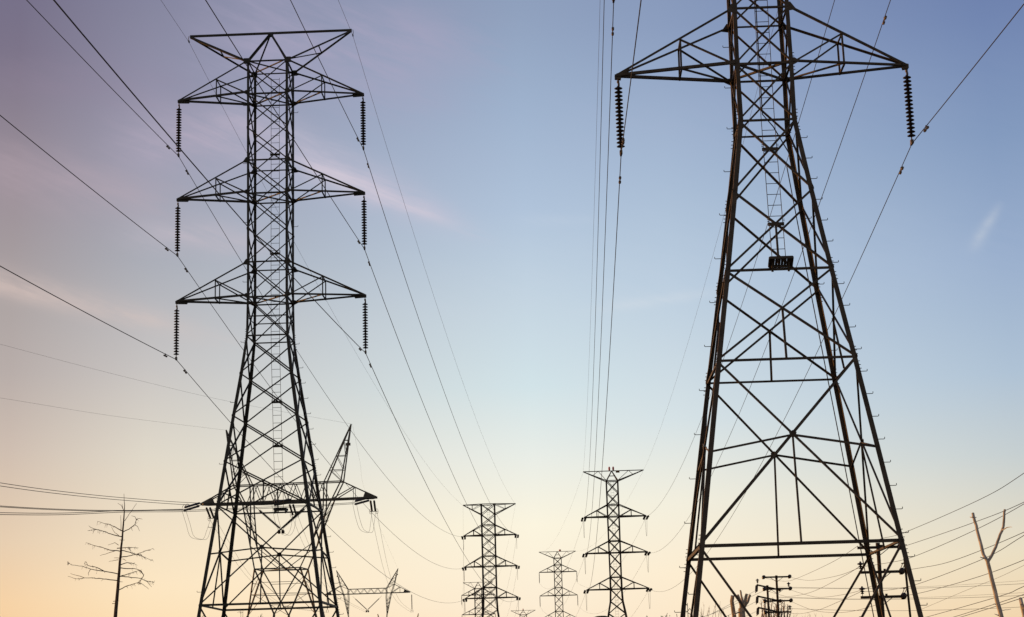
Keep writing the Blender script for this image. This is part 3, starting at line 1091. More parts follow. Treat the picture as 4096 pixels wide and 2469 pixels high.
def mast_pylon(label, X, Y, yaw, p):
    t = thing('mast_pylon', label, 'pylon', (X, Y, 0), yaw, 'wide V-masted pylons')
    st = STEEL_W
    zb, zt, zo, zp, zw = p['beam'], p['top'], p['outer_top'], p['peak'], p['waist']
    px, ox, ix, bx, jx, wx = p['px'], p['ox'], p['ix'], p['bx'], p['jx'], p['wx']
    tipx, off, jz, s = p['tip'], p['off'], p['jz'], p['s']
    yb, yw = 0.95, p['yw']
    for sx in (-1, 1):
        m = MB()
        for y in (-1, 1):
            P = Vector((sx * px, 0, zp))
            O1, O2 = Vector((sx * ox, y * yb, zo)), Vector((sx * bx, y * yb, zb))
            Wc = Vector((sx * wx + off, y * yw, zw))
            I1 = Vector((sx * ix, y * yb, zt))
            J = O2.lerp(Wc, (zb - jz) / (zb - zw))
            I2 = Vector((sx * (ix - 0.15), y * (yb + 0.1), zb - 1.5))
            for a, b in ((P, O1), (O1, O2), (O2, Wc), (P, I1), (I1, I2), (I2, J)):
                m.bar(a, b, 0.17 * s)
            # web of the mast
            up = [0.0, 0.28, 0.55, 0.8, 1.0]
            for i in range(4):
                a, b = P.lerp(O1, up[i + 1]), P.lerp(I1, up[i + 1])
                m.bar(a, b, 0.08 * s)
                if i < 3:
                    m.bar(b, P.lerp(O1, up[i + 2]), 0.07 * s)
            for i in range(1, 5):
                f0, f1 = (i - 1) / 5, i / 5
                m.bar(O2.lerp(J, f1), I2.lerp(J, f1), 0.07 * s)
                m.bar(O2.lerp(J, f0), I2.lerp(J, f1), 0.06 * s)
        for f_ in (0.25, 0.5, 0.75, 1.0):
            a = Vector((sx * px, 0, zp))
            for e in (Vector((sx * ox, yb, zo)), Vector((sx * ix, yb, zt))):
                q = a.lerp(e, f_)
                m.bar(q, Vector((q.x, -q.y, q.z)), 0.06 * s)
        m.build('mast', st, t)
    m = MB()
    for y in (-1, 1):
        m.bar((-tipx + 0.6, y * yb, zb), (tipx - 0.6, y * yb, zb), 0.2 * s, 0.22 * s)
        m.bar((-ix if p['split'] else -ox, y * yb, zt), (ix if p['split'] else ox, y * yb, zt), 0.15 * s)
        for sx in (-1, 1):
            m.bar((sx * ox, y * yb, zo), (sx * tipx, y * 0.3, zb + 0.1), 0.17 * s)
            m.bar((sx * (tipx - 0.6), y * yb, zb), (sx * tipx, 0, zb), 0.2 * s)
            if p['split']:
                m.bar((sx * ix, y * yb, zt), (sx * ox, y * yb, zo), 0.1 * s)
            q = Vector((sx * ox, y * yb, zo)).lerp(Vector((sx * tipx, y * 0.3, zb + 0.1)), 0.36)
            m.bar(q, (sx * bx, y * yb, zb), 0.13 * s)
            m.bar(q, (q.x, q.y, zb), 0.07 * s)
        n = 6
        e = ix + 0.4
        for i in range(n):
            x0, x1, xm = -e + 2 * e * i / n, -e + 2 * e * (i + 1) / n, -e + 2 * e * (i + 0.5) / n
            m.bar((x0, y * yb, zb), (xm, y * yb, zt), 0.1 * s)
            m.bar((xm, y * yb, zt), (x1, y * yb, zb), 0.1 * s)
    m.build('beam', st, t)
    m = MB()
    for sx in (-1, 1):
        for y in (-0.5, 0.5):
            m.prism([(sx * (tipx + 0.1), zb - 0.1), (sx * (tipx + 0.1), zb + 0.2), (sx * (tipx - 1.55), zb + 1.0), (sx * (tipx - 2.0), zb - 0.1)], y - 0.02, y + 0.02)
    m.build('tip_plate', st, t)
    # body
    if p['portal']:
        for sx in (-1, 1):
            m = MB()
            for y in (-1, 1):
                for dx_ in (-1, 1):
                    m.bar((sx * wx, y * yw * 0.3, zw), (sx * wx + dx_ * 1.6, y * 1.8, 0), 0.2 * s)
            m.build('leg', st, t)
        return t
    zk = p['knee']
    c = {(a, b): Vector((a * wx + off, b * yw, zw)) for a in (-1, 1) for b in (-1, 1)}
    m = MB()
    for a, b in (((-1, -1), (1, -1)), ((1, -1), (1, 1)), ((1, 1), (-1, 1)), ((-1, 1), (-1, -1))):
        m.bar(c[a], c[b], 0.16 * s)
    m.bar(c[(-1, -1)], c[(1, 1)], 0.08 * s)
    m.bar(c[(1, -1)], c[(-1, 1)], 0.08 * s)
    # inverted V over the waist between the masts
    for y in (-1, 1):
        mid = Vector((off, y * yw, zw + 0.1))
        for sx in (-1, 1):
            q = Vector((sx * bx, y * yb, zb)).lerp(Vector((sx * wx + off, y * yw, zw)), 0.66)
            m.bar(q, mid, 0.1 * s)
    m.build('waist_frame', st, t)
    feet = {'l': (Vector((-5.2 + off, 0, zk)), ((-1, -1), (-1, 1)), Vector((-8.2 + off, 0, 0))), 'r': (Vector((5.2 + off, 0, zk)), ((1, -1), (1, 1)), Vector((8.2 + off, 0, 0))),
            'n': (Vector((off - 0.3, -3.2, zk)), ((-1, -1), (1, -1)), Vector((off, -8.2, 0))), 'f': (Vector((off + 0.3, 3.2, zk)), ((-1, 1), (1, 1)), Vector((off, 8.2, 0)))}
    mids = {}
    for k, (kn, cs, ft) in feet.items():
        m = MB()
        for q in cs:
            m.bar(c[q], kn, 0.19 * s)
            mids[(k, q)] = c[q].lerp(kn, 0.55)
        for f_ in (0.3, 0.55, 0.8):
            m.bar(c[cs[0]].lerp(kn, f_), c[cs[1]].lerp(kn, f_), 0.07 * s)
        m.bar(kn, ft, 0.3 * s)
        m.build('leg', st, t)
    m = MB()
    for q, (a, b) in (((-1, -1), ('l', 'n')), ((1, -1), ('n', 'r')), ((1, 1), ('r', 'f')), ((-1, 1), ('f', 'l'))):
        m.bar(mids[(a, q)], mids[(b, q)], 0.09 * s)
        m.bar(mids[(a, q)], c[q].lerp(feet[b][0], 0.2), 0.06 * s)
        m.bar(feet[a][0], mids[(b, q)], 0.06 * s)
    m.build('lattice_bracing', st, t)
    return t


W1Y, W1YAW = 273.0, rad(-7)
W1X = -34.75
W1 = mast_pylon('wide grey V-masted pylon standing behind the left pylon', W1X, W1Y, W1YAW,
                dict(beam=30.3, top=32.95, outer_top=32.98, peak=41.65, waist=20.1, px=9.8, ox=8.35, ix=5.75, bx=6.95, jx=4.4, wx=3.5, tip=13.55, off=-1.1,
                     jz=23.6, yw=2.5, knee=13.3, s=1.0, split=False, portal=False))
W2X, W2Y = -47.4, 565.0
W2 = mast_pylon('small distant V-masted pylon right of the left pylon with V-shaped insulators', W2X, W2Y, rad(-4),
                dict(beam=31.5, top=33.0, outer_top=34.1, peak=38.95, waist=24.7, px=9.7, ox=8.45, ix=6.05, bx=7.5, jx=6.1, wx=6.0, tip=13.25, off=0.0,
                     jz=25.2, yw=0.8, knee=13.3, s=0.95, split=True, portal=True))
MB().box((9.3, 0, 38.6), 0.7, 0.3, 0.4).build('equipment_box', STEEL_W, W1)
for sx in (-1, 1):
    MB().box((sx * 9.35, 0, 37.1), 0.5, 0.3, 0.35).build('equipment_box', STEEL_W, W2)


def poly_at(pts, n=40):
    """smooth curve through photo points (px, py, depth)"""
    P = [spot(*p) for p in pts]
    out = []
    for i in range(len(P) - 1):
        p0, p1, p2, p3 = P[max(i - 1, 0)], P[i], P[i + 1], P[min(i + 2, len(P) - 1)]
        for j in range(8):
            t = j / 8
            out.append(0.5 * ((2 * p1) + (p2 - p0) * t + (2 * p0 - 5 * p1 + 4 * p2 - p3) * t * t + (3 * p1 - p0 - 3 * p2 + p3) * t ** 3))
    out.append(P[-1])
    return out


def bundle(label, pts, sep, r, group, m=None, side=0.15):
    """two sub-conductors side by side, held by spacers: one thing"""
    c = poly_at(pts)
    b = MB()
    for k in (-1, 1):
        b.tube([p + Vector((side, 0.15, sep)) * (0.5 * k) for p in c], r, 5)
    return tag(b.build('power_line', m or CABLE, smooth=True), label, 'power line', group)


GI = 'insulators of the V-masted pylons'
# W1: strings pulling left, and pairs hanging on the far side, V string in the middle
LEFTP = [('left tip', (800, 2018, 271), (735, 2037, 262)), ('middle', (1165, 2004, 272), (1095, 2015, 264)), ('right tip', (1478, 1996, 274), (1418, 2012, 266))]
for nm, a, b in LEFTP:
    t = thing('strain_insulator', f'dark slanting strain insulator at the {nm} of the big V-masted pylon beam', 'insulator', spot(*a), 0, GI)
    p, q = Vector((0, 0, 0)), spot(*b) - spot(*a)
    for k in (-0.25, 0.25):
        m = MB()
        rod(m, p + Vector((0, k, k)), q + Vector((0, k, k)), 0.17, 16)
        m.build('disc_string', GLAZE, t)
    m = MB()
    for k in (0.05, 0.22):
        cc = q.lerp(p, k) + Vector((0, 0, 0.1))
        m.tube([cc + Vector((0.35 * math.cos(a_), 0, 0.5 * math.sin(a_))) for a_ in [math.pi * i / 8 for i in range(9)]], 0.03, 5)
    m.build('corona_ring', FITTING, t)
HANG = [('left tip', (832, 2030, 275), (849, 2074, 285)), ('middle', (1165, 2018, 276), (1178, 2060, 286)), ('right tip', (1489, 2002, 274), (1495, 2046, 284))]
for nm, a, b in HANG:
    t = thing('strain_insulator', f'pair of upright strain insulators under the {nm} of the big V-masted pylon beam', 'insulator', spot(*a), 0, GI)
    q = spot(*b) - spot(*a)
    for k in (-0.27, 0.27):
        m = MB()
        rod(m, (k, 0, 0), q + Vector((k, 0, 0)), 0.17, 14)
        m.build('disc_string', GLAZE, t)
    m = MB()
    m.bar(q + Vector((-0.6, 0, 0)), q + Vector((0.6, 0, 0)), 0.09)
    for k in (-0.5, 0.5):
        m.tube([q + Vector((k + 0.2 * math.cos(a_), 0, 0.4 * math.sin(a_))) for a_ in [2 * math.pi * i / 10 for i in range(11)]], 0.03, 5)
    m.build('corona_ring', FITTING, t)


def vstring(label, a, b, c, r, n):
    t = thing('insulator_string', label, 'insulator', spot(*c), 0, GI)
    o = spot(*c)
    for e in (a, b):
        m = MB()
        rod(m, spot(*e) - o, Vector((0, 0, 0.1)), r, n)
        m.build('disc_string', GLAZE, t)
        lk = MB()
        tp = spot(*e) - o
        lk.tube([tp, tp + (tp.normalized() * 0.9)], 0.03, 5)
        lk.build('hanger_link', FITTING, t)
    m = MB()
    m.bar((-0.4, 0, 0), (0.4, 0, 0), 0.12)
    for k in (-0.3, 0.3):
        m.lathe([(0.05, 0.1), (0.22, 0.0), (0.26, -0.25), (0.2, -0.45), (0.05, -0.5)], (k, 0, -0.1), 10)
    m.build('clamp', STEEL_FAR, t)


vstring('V of two long disc insulators hanging under the big V-masted pylon beam', (1033, 2038, 273), (1222, 2033, 273), (1124, 2120, 273), 0.2, 24)
vstring('small thin V of insulators under the small V-masted pylon beam', (1419, 2394, 565), (1519, 2392, 565), (1469.5, 2442, 565), 0.16, 24)
for nm, x in (('right', 1646.5), ('left', 1308)):
    t = thing('insulator_string', f'single upright insulator under the {nm} tip of the small V-masted pylon', 'insulator', spot(x, 2374, 565), 0, GI)
    q = spot(x + 1.5, 2440, 565) - spot(x, 2374, 565)
    m = MB()
    rod(m, (0, 0, -0.2), q, 0.17, 24)
    m.build('disc_string', GLAZE, t)
    m = MB()
    m.tube([q + Vector((-0.3, 0, -0.8)), q + Vector((-0.3, 0, 0)), q + Vector((0.3, 0, 0)), q + Vector((0.3, 0, -0.8))], 0.06, 5)
    m.build('clamp', STEEL_FAR, t)

GB = 'twin cables of the V-masted line'
bundle('upper twin cable running left from the middle of the big V-masted pylon beam', [(-500, 1855, 160), (0, 1938, 195), (250, 1972, 220), (500, 1997, 240), (797, 2017, 258), (1095, 2016, 264)], 0.32, 0.036, GB)
bundle('middle twin cable running left from the left tip of the big V-masted pylon', [(-500, 1985, 158), (0, 2026, 195), (300, 2041, 222), (520, 2043, 242), (735, 2038, 262)], 0.1, 0.037, GB)
bundle('lowest twin cable running left from the right tip of the big V-masted pylon', [(-500, 2045, 150), (0, 2055, 185), (250, 2056, 205), (500, 2046, 225), (740, 2044, 240), (1000, 2034, 250), (1250, 2023, 258), (1418, 2013, 266)], 0.2, 0.036, GB)
for nm, pts in (('left tip', [(849, 2074, 285), (900, 2160, 320), (1000, 2310, 400), (1130, 2420, 480), (1308, 2450, 565)]),
                ('middle', [(1178, 2060, 286), (1240, 2210, 345), (1330, 2370, 440), (1470, 2450, 565)]),
                ('right tip', [(1495, 2046, 284), (1545, 2280, 370), (1590, 2400, 450), (1648, 2448, 565)])):
    P = [p for p in pts]
    bundle(f'twin cable dropping away from the {nm} of the big V-masted pylon beam', P, 0.0, 0.022, GB, CABLE, 0.95)
for nm, pts in (('left tip', [(735, 2040, 262), (752, 2095, 266), (768, 2145, 270), (800, 2158, 275), (822, 2154, 279), (835, 2120, 282), (849, 2080, 285)]),
                ('middle', [(1095, 2018, 264), (1108, 2085, 268), (1124, 2126, 273), (1150, 2142, 278), (1168, 2120, 283), (1178, 2066, 286)]),
                ('right tip', [(1418, 2014, 266), (1430, 2070, 269), (1446, 2116, 272), (1470, 2130, 276), (1484, 2126, 279), (1490, 2090, 282), (1495, 2052, 284)])):
    bundle(f'hanging jumper loop at the {nm} of the big V-masted pylon beam', pts, 0.0, 0.022, 'jumper loops', CABLE, 0.55).name = 'jumper_cable'
wire('faint upper ground wire running left from the right peak of the big V-masted pylon', poly_at([(-500, 1240, 150), (0, 1377, 190), (500, 1508, 225), (930, 1609, 250), (1410, 1697, 273)]), 0.011, 'ground wires', GWIRE, 'ground_wire', 'ground wire')
wire('faint lower ground wire running left from the left peak of the big V-masted pylon', poly_at([(-500, 1520, 150), (0, 1592, 190), (450, 1664, 230), (902, 1721, 273)]), 0.011, 'ground wires', GWIRE, 'ground_wire', 'ground wire')
wire('faint ground wire dropping from the right peak of the big V-masted pylon', poly_at([(1410, 1697, 273), (1440, 1850, 340), (1470, 1990, 410), (1592, 2277, 565)]), 0.009, 'ground wires', GWIRE, 'ground_wire', 'ground wire')


# ------------------------------------------------------------------ wooden power poles
def pin_ins(m, c, s=1.0):
    c = Vector(c)
    m.lathe([(0.02, 0), (0.02, 0.12 * s), (0.05, 0.13 * s), (0.10 * s, 0.15 * s), (0.05, 0.21 * s), (0.05, 0.22 * s), (0.13 * s, 0.25 * s), (0.06, 0.31 * s), (0.06, 0.33 * s), (0.17 * s, 0.37 * s),
             (0.16 * s, 0.42 * s), (0.07, 0.46 * s), (0.05, 0.52 * s), (0.01, 0.53 * s)], c, 10)


def pole(label, X, Y, yaw, top, r, arms, half, group='wooden power poles', pins=(), strains=(), tilt=0.0, pulls=()):
    t = thing('utility_pole', label, 'utility pole', (X, Y, 0), yaw, group)
    MB().lathe([(r * 1.25, 0), (r * 1.1, top * 0.5), (r * 0.95, top * 0.97), (r * 1.15, top * 0.975), (r * 1.1, top)], n=12).build('pole', WOOD, t)
    for i, z in enumerate(arms):
        a = MB().bar((-half, -r - 0.03, z + tilt), (half, -r - 0.03, z - tilt), 0.15, 0.17).build('crossarm', WOOD, t)
        b = MB()
        for sx in (-1, 1):
            b.bar((sx * half * 0.5, -r - 0.02, z - 0.05), (0, -r - 0.02, z - 0.55), 0.045, 0.045)
        b.build('brace', BOLT, a)
    for sx, i in pins:
        m = MB()
        pin_ins(m, (sx * (half - 0.12), -r - 0.03, arms[i] + 0.06 - sx * tilt), 1.25)
        m.build('pin_insulator', GLAZE, t)
    for sx, i in strains:
        m = MB()
        q = Vector((sx * half, -r, arms[i] - sx * tilt))
        m.lathe([(0.03, -0.26), (0.16, -0.14), (0.21, 0.0), (0.2, 0.12), (0.13, 0.22), (0.02, 0.25)], q + Vector((sx * 0.03, 0, 0.0)), 10, (0.5, 0.3, 0.6))
        m.build('strain_insulator', GLAZE, t)
    for i in pulls:
        m = MB()
        q = Vector((-half, -r, arms[i] + tilt - 0.08))
        e = q + Vector((-0.75, -0.9, -0.72))
        rod(m, q, e, 0.17, 6)
        m.tube([e, e + Vector((-0.35, -0.3, -0.2)), e + Vector((-0.3, -0.3, 0.15))], 0.035, 5)
        m.build('strain_insulator', GLAZE, t)
    return t


P1 = pole('wooden power pole behind the right leg of the nearest pylon, three crossarms', 23.41, 118.0, 0.0, 10.27, 0.13, (9.97, 8.38, 6.78), 1.37,
          pins=((-1, 1), (-1, 2)), strains=((1, 0), (1, 1), (1, 2)))
for z in (8.38, 6.78):
    m = MB()
    m.tube([(1.32, -0.1, z + 0.12), (1.5, -0.1, z + 0.5), (1.56, -0.1, z + 0.56), (1.66, -0.1, z + 0.52), (1.46, -0.1, z + 0.12)], 0.025, 6)
    m.tube([(1.42, -0.1, z + 0.5), (1.68, -0.1, z + 0.55)], 0.045, 6)
    m.build('arm_switch', FITTING, P1)
    MB().box((0.3, -0.15, z + 0.12), 0.14, 0.1, 0.16).build('bracket', BOLT, P1)
MB().box((0.22, -0.1, 10.05), 0.18, 0.08, 0.18).build('bracket', BOLT, P1)
P2 = pole('farther wooden power pole between the nearest pylon legs, four level crossarms', 28.27, 200.0, 0.02, 12.98, 0.13, (12.8, 11.5, 10.2, 8.98), 1.4,
          pins=((1, 1), (1, 3)), strains=((-1, 0), (1, 0), (-1, 1), (1, 1), (-1, 2), (1, 2), (-1, 3)))
P3 = pole('corner power pole close left of the farther pole, three oblique crossarms', 28.85, 212.0, 0.5, 12.55, 0.13, (12.3, 11.0, 9.7), 1.6,
          pins=((-1, 0),), strains=((1, 0), (1, 1)), tilt=0.28, pulls=(0, 1, 2))

GP = 'thin wires of the wooden pole line'
for lab, pts in (
    ('uppermost thin wire rising right from the top of the pole behind the nearest pylon', [(3440, 2180, 118), (3526, 2155, 117), (3621, 2129, 112), (3916, 2000, 92), (4096, 1893, 78), (4500, 1600, 55)]),
    ('thin wire rising right from the top crossarm of the pole behind the nearest pylon', [(3604, 2186, 118), (3634, 2180, 115), (3860, 2103, 98), (4096, 2009, 80), (4500, 1780, 56)]),
    ('thin wire rising right from the left insulator on the second pole crossarm', [(3440, 2268, 118), (3526, 2256, 117), (3646, 2230, 112), (3880, 2130, 94), (4096, 2016, 80), (4500, 1760, 56)]),
    ('thin wire rising right from the right end of the second pole crossarm', [(3606, 2282, 118), (3675, 2273, 113), (3810, 2244, 102), (4096, 2129, 80), (4500, 1920, 56)]),
    ('thin wire rising right from the left insulator on the lowest pole crossarm', [(3450, 2368, 118), (3558, 2360, 117), (3675, 2335, 111), (3937, 2234, 92), (4096, 2142, 80), (4500, 1900, 56)]),
    ('thin wire rising right from the right end of the lowest pole crossarm', [(3613, 2384, 118), (3700, 2368, 112), (3900, 2312, 96), (4096, 2240, 80), (4500, 2060, 56)]),
    ('darker low wire crossing the lower right corner', [(3620, 2490, 118), (3716, 2466, 112), (4000, 2385, 88), (4096, 2346, 80), (4500, 2180, 56)]),
    ('low wire in the lower right corner, upper of a close pair', [(3700, 2500, 112), (3814, 2469, 104), (4096, 2378, 80), (4500, 2230, 56)]),
    ('low wire in the lower right corner, lower of a close pair', [(3720, 2503, 112), (3842, 2469, 104), (4096, 2390, 80), (4500, 2250, 56)]),
    ('faint rising wire just below the close wires in the lower right', [(3680, 2440, 130), (3850, 2368, 118), (3990, 2312, 108), (4096, 2262, 100), (4500, 2070, 70)]),
    ('nearly level wire running right from the corner pole top arm', [(3112, 2352, 208), (3250, 2353, 205), (3400, 2355, 202), (3680, 2353, 198), (4096, 2335, 190), (4500, 2305, 180)]),
    ('faint level wire just above the one from the corner pole top arm', [(3112, 2348, 209), (3400, 2353, 203), (3700, 2347, 198), (4096, 2323, 190), (4500, 2290, 180)]),
    ('nearly level wire running right from the corner pole second arm', [(3112, 2391, 208), (3250, 2394, 205), (3400, 2398, 202), (3680, 2396, 198), (4096, 2382, 190), (4500, 2355, 180)]),
    ('faint level wire just above the one from the corner pole second arm', [(3112, 2388, 209), (3400, 2396, 203), (3700, 2390, 198), (4096, 2371, 190), (4500, 2345, 180)]),
    ('nearly level wire running right from the corner pole third arm', [(3112, 2433, 208), (3400, 2442, 202), (3700, 2442, 198), (4096, 2428, 190), (4500, 2400, 180)]),
    ('sagging wire from the top arm of the farther pole up to the near pole top', [(3058, 2312, 200), (3119, 2324, 195), (3174, 2319, 180), (3323, 2252, 145), (3432, 2184, 118)]),
    ('sagging wire from the right end of the farther pole top arm', [(3157, 2309, 200), (3236, 2322, 180), (3348, 2304, 145), (3436, 2272, 118)]),
    ('sagging wire from the second arm of the farther pole, left end', [(3062, 2362, 200), (3124, 2381, 190), (3161, 2386, 180), (3248, 2368, 160), (3373, 2306, 132), (3436, 2268, 118)]),
    ('sagging wire from the right end of the farther pole second arm', [(3162, 2360, 200), (3248, 2386, 175), (3310, 2388, 160), (3422, 2368, 132), (3520, 2330, 118)]),
    ('low sagging wire from the right end of the farther pole third arm', [(3168, 2408, 200), (3248, 2440, 175), (3335, 2451, 155), (3422, 2443, 135), (3530, 2412, 118)]),
    ('lowest sagging wire from the left end of the farther pole third arm', [(3060, 2410, 200), (3165, 2453, 180), (3260, 2444, 160), (3360, 2405, 140), (3446, 2366, 118)]),
    ('wire dropping left from the corner pole top insulator', [(3028, 2360, 208), (2862, 2448, 170), (2814, 2467, 162), (2700, 2505, 145)]),
    ('wire dropping left from the farther pole second arm', [(3056, 2363, 200), (2895, 2437, 172), (2800, 2472, 158), (2700, 2500, 145)]),
    ('wire dropping left from the corner pole middle insulator', [(3028, 2405, 208), (2911, 2463, 182), (2860, 2482, 170), (2750, 2515, 150)]),
    ('wire dropping left from the corner pole lowest insulator', [(3024, 2447, 208), (2960, 2475, 195), (2850, 2515, 170)]),
):
    r = 0.009 if 'faint' in lab else 0.0145
    wire(lab, poly_at(pts), r if 'level' not in lab else r * 1.35, GP, GWIRE if ('faint' in lab or 'sagging' in lab) else CABLE)


# ------------------------------------------------------------------ trees
def limb(m, pts, r0, r1, Y, jit=0.0, sides=6):
    P = []
    n = len(pts)
    for i, (x, y) in enumerate(pts):
        P.append(spot(x, y, Y + jit * i / max(1, n - 1)))
    Q = [P[0]]
    for a, b in zip(P, P[1:]):
        for k in (1, 2, 3):
            q = a.lerp(b, k / 3)
            if k < 3:
                q += Vector((random.uniform(-1, 1), random.uniform(-1, 1), random.uniform(-1, 1))) * 0.03 * min(1, (b - a).length)
            Q.append(q)
    m.tube(Q, r0, sides, r1)
    return Q


TY = 155.0
zz = lambda x, y: (250 + x / 2.8625, 1950 + y / 2.8625)
tr = thing('dead_tree', 'bare dead conifer with a thin leaning trunk and drooping side branches at lower left', 'tree', (spot(*zz(605, 1485), TY).x, TY, 0), 0)
o0 = Vector(tr.location)


def local(m, o=o0):
    m.v = [tuple(Vector(v) - o) for v in m.v]
    return m


tm = MB()
base = spot(*zz(590, 1700), TY)
tm.tube([Vector((base.x - 0.35, TY, 0))] + [spot(*zz(x, y), TY) for x, y in ((592, 1750), (605, 1485), (614, 1370), (626, 1240), (634, 1150), (642, 1040), (650, 960), (656, 860), (668, 760), (671, 690), (684, 590), (690, 500), (699, 400), (704, 330), (708, 270))], 0.18, 8, 0.045)
tm.tube([spot(*zz(x, y), TY) for x, y in ((708, 270), (711, 200), (706, 150), (704, 72))], 0.04, 6, 0.014)
local(tm).build('trunk', BARK, tr)
BR = [([(640, 1070), (500, 1050), (430, 1042), (300, 1037), (160, 1047), (62, 1018)], 3), ([(250, 1037), (170, 1010), (92, 985)], 3), ([(640, 993), (520, 968), (400, 950), (320, 935), (230, 902), (100, 888), (58, 845)], -3),
      ([(470, 955), (400, 920), (290, 893), (270, 850)], -2), ([(655, 730), (540, 718), (460, 688), (360, 665), (270, 632)], 4), ([(600, 728), (520, 752), (430, 782)], 3), ([(680, 565), (560, 535), (460, 500), (400, 483), (288, 497)], -4),
      ([(430, 490), (330, 462), (300, 440)], -4), ([(690, 500), (620, 465), (545, 425), (480, 415), (400, 388)], 3), ([(650, 560), (600, 520), (560, 450)], 3), ([(700, 508), (760, 480), (830, 425), (845, 370), (830, 335), (790, 325)], -3),
      ([(845, 365), (880, 355), (915, 365)], -3), ([(830, 425), (860, 450), (882, 500)], -3), ([(712, 385), (760, 310), (850, 182)], 2), ([(700, 265), (675, 210), (632, 182)], 2), ([(690, 245), (682, 190)], 2),
      ([(625, 698), (700, 692), (780, 688), (870, 692)], -3), ([(680, 722), (760, 740), (840, 765), (930, 795), (1030, 838)], 3), ([(670, 800), (760, 785), (850, 765), (930, 735), (1035, 700)], -3), ([(930, 735), (990, 715), (1010, 720)], -3),
      ([(670, 885), (740, 862), (790, 865), (835, 880)], 3), ([(670, 922), (770, 930), (850, 935), (900, 955), (925, 1000)], -3), ([(660, 1018), (750, 1025), (880, 1040), (970, 1072), (1050, 1085)], 3), ([(660, 1020), (740, 995), (830, 965), (890, 945)], -2),
      ([(650, 1172), (720, 1135), (800, 1110), (865, 1090), (910, 1098)], -4), ([(865, 1090), (920, 1110), (985, 1165)], -4), ([(900, 1045), (970, 1080), (1022, 1140)], 3), ([(840, 765), (900, 770), (960, 830)], 3), ([(640, 830), (590, 835), (530, 850)], 2),
      ([(650, 810), (590, 808)], 2), ([(690, 820), (730, 840)], -2), ([(655, 602), (712, 602)], 1), ([(650, 1080), (690, 1082)], 1), ([(570, 1330), (640, 1335)], 1), ([(580, 1305), (650, 1300)], 1), ([(668, 500), (670, 400), (668, 320)], 2), ([(890, 950), (930, 1010), (900, 1060), (860, 1090)], 2),
      ([(320, 940), (295, 980), (300, 1010)], 2), ([(760, 700), (785, 730), (775, 745)], -2), ([(640, 660), (600, 632), (520, 660)], 2)]
bm = MB()
for pts, jit in BR:
    thick = 0.044 if len(pts) > 3 else 0.028
    limb(bm, [zz(*p) for p in pts], thick, 0.013, TY, jit * 0.4, 5)
    if len(pts) > 3:
        for k in range(9):
            i = random.randrange(1, len(pts) - 1)
            f_ = random.random()
            x = pts[i][0] + (pts[i + 1][0] - pts[i][0]) * f_
            y = pts[i][1] + (pts[i + 1][1] - pts[i][1]) * f_
            dx_ = random.uniform(8, 32) * (1 if pts[-1][0] > pts[0][0] else -1)
            limb(bm, [zz(x, y), zz(x + dx_ * 0.6, y + random.uniform(-8, 22)), zz(x + dx_, y + random.uniform(-18, 48))], 0.014, 0.008, TY, jit * 0.4, 4)
local(bm).build('branches', BARK, tr)


def cut_tree(label, trunk, limbs, Y, r, material, name='bare_tree', group=None):
    c = spot(*trunk[0], Y)
    t = thing(name, label, 'tree', (c.x, Y, 0), 0, group)
    o = Vector((c.x, Y, 0))
    m = MB()
    P = [Vector((c.x + 0.15, Y, 0))] + [spot(*p, Y) for p in trunk]
    m.tube(P, r * 1.25, 8, r)
    local(m, o).build('trunk', material, t)
    m = MB()
    for i, (pts, r0, r1) in enumerate(limbs):
        Q = limb(m, pts, r0, r1, Y, random.uniform(-0.6, 0.6), 7)
    local(m, o).build('branches', material, t)
    return t


q_ = lambda x, y: (3650 + x / 3.545, 2050 + y / 3.545)
cut_tree('pale Y-forked bare tree with cut limbs at the right edge', [q_(1270, 1520), q_(1235, 1380), q_(1200, 1260), q_(1165, 1100), q_(1125, 950), q_(1095, 820), q_(1060, 680)],
         [([q_(1060, 690), q_(1005, 600), q_(955, 400), q_(905, 190), q_(855, 10)], 0.052, 0.042), ([q_(1075, 690), q_(1130, 600), q_(1200, 430), q_(1270, 260), q_(1290, 190), q_(1300, 0), q_(1310, -40)], 0.044, 0.034),
          ([q_(1272, 250), q_(1340, 214), q_(1410, 208)], 0.018, 0.006), ([q_(855, 70), q_(905, 70)], 0.02, 0.01), ([q_(855, 68), q_(815, 66)], 0.02, 0.01), ([q_(1030, 650), q_(960, 635)], 0.025, 0.01),
          ([q_(1200, 1310), q_(1150, 1295)], 0.02, 0.008), ([q_(1238, 1390), q_(1320, 1382), q_(1400, 1372)], 0.012, 0.005), ([q_(1240, 1470), q_(1160, 1440)], 0.02, 0.006)], 52.0, 0.056, PALE)
cut_tree('slim pale bare tree cut by the lower right corner', [(4110, 2520), (4098, 2460), (4088, 2420)], [([(4088, 2420), (4082, 2395)], 0.06, 0.055), ([(4094, 2440), (4112, 2400)], 0.05, 0.03)], 56.0, 0.07, PALE)

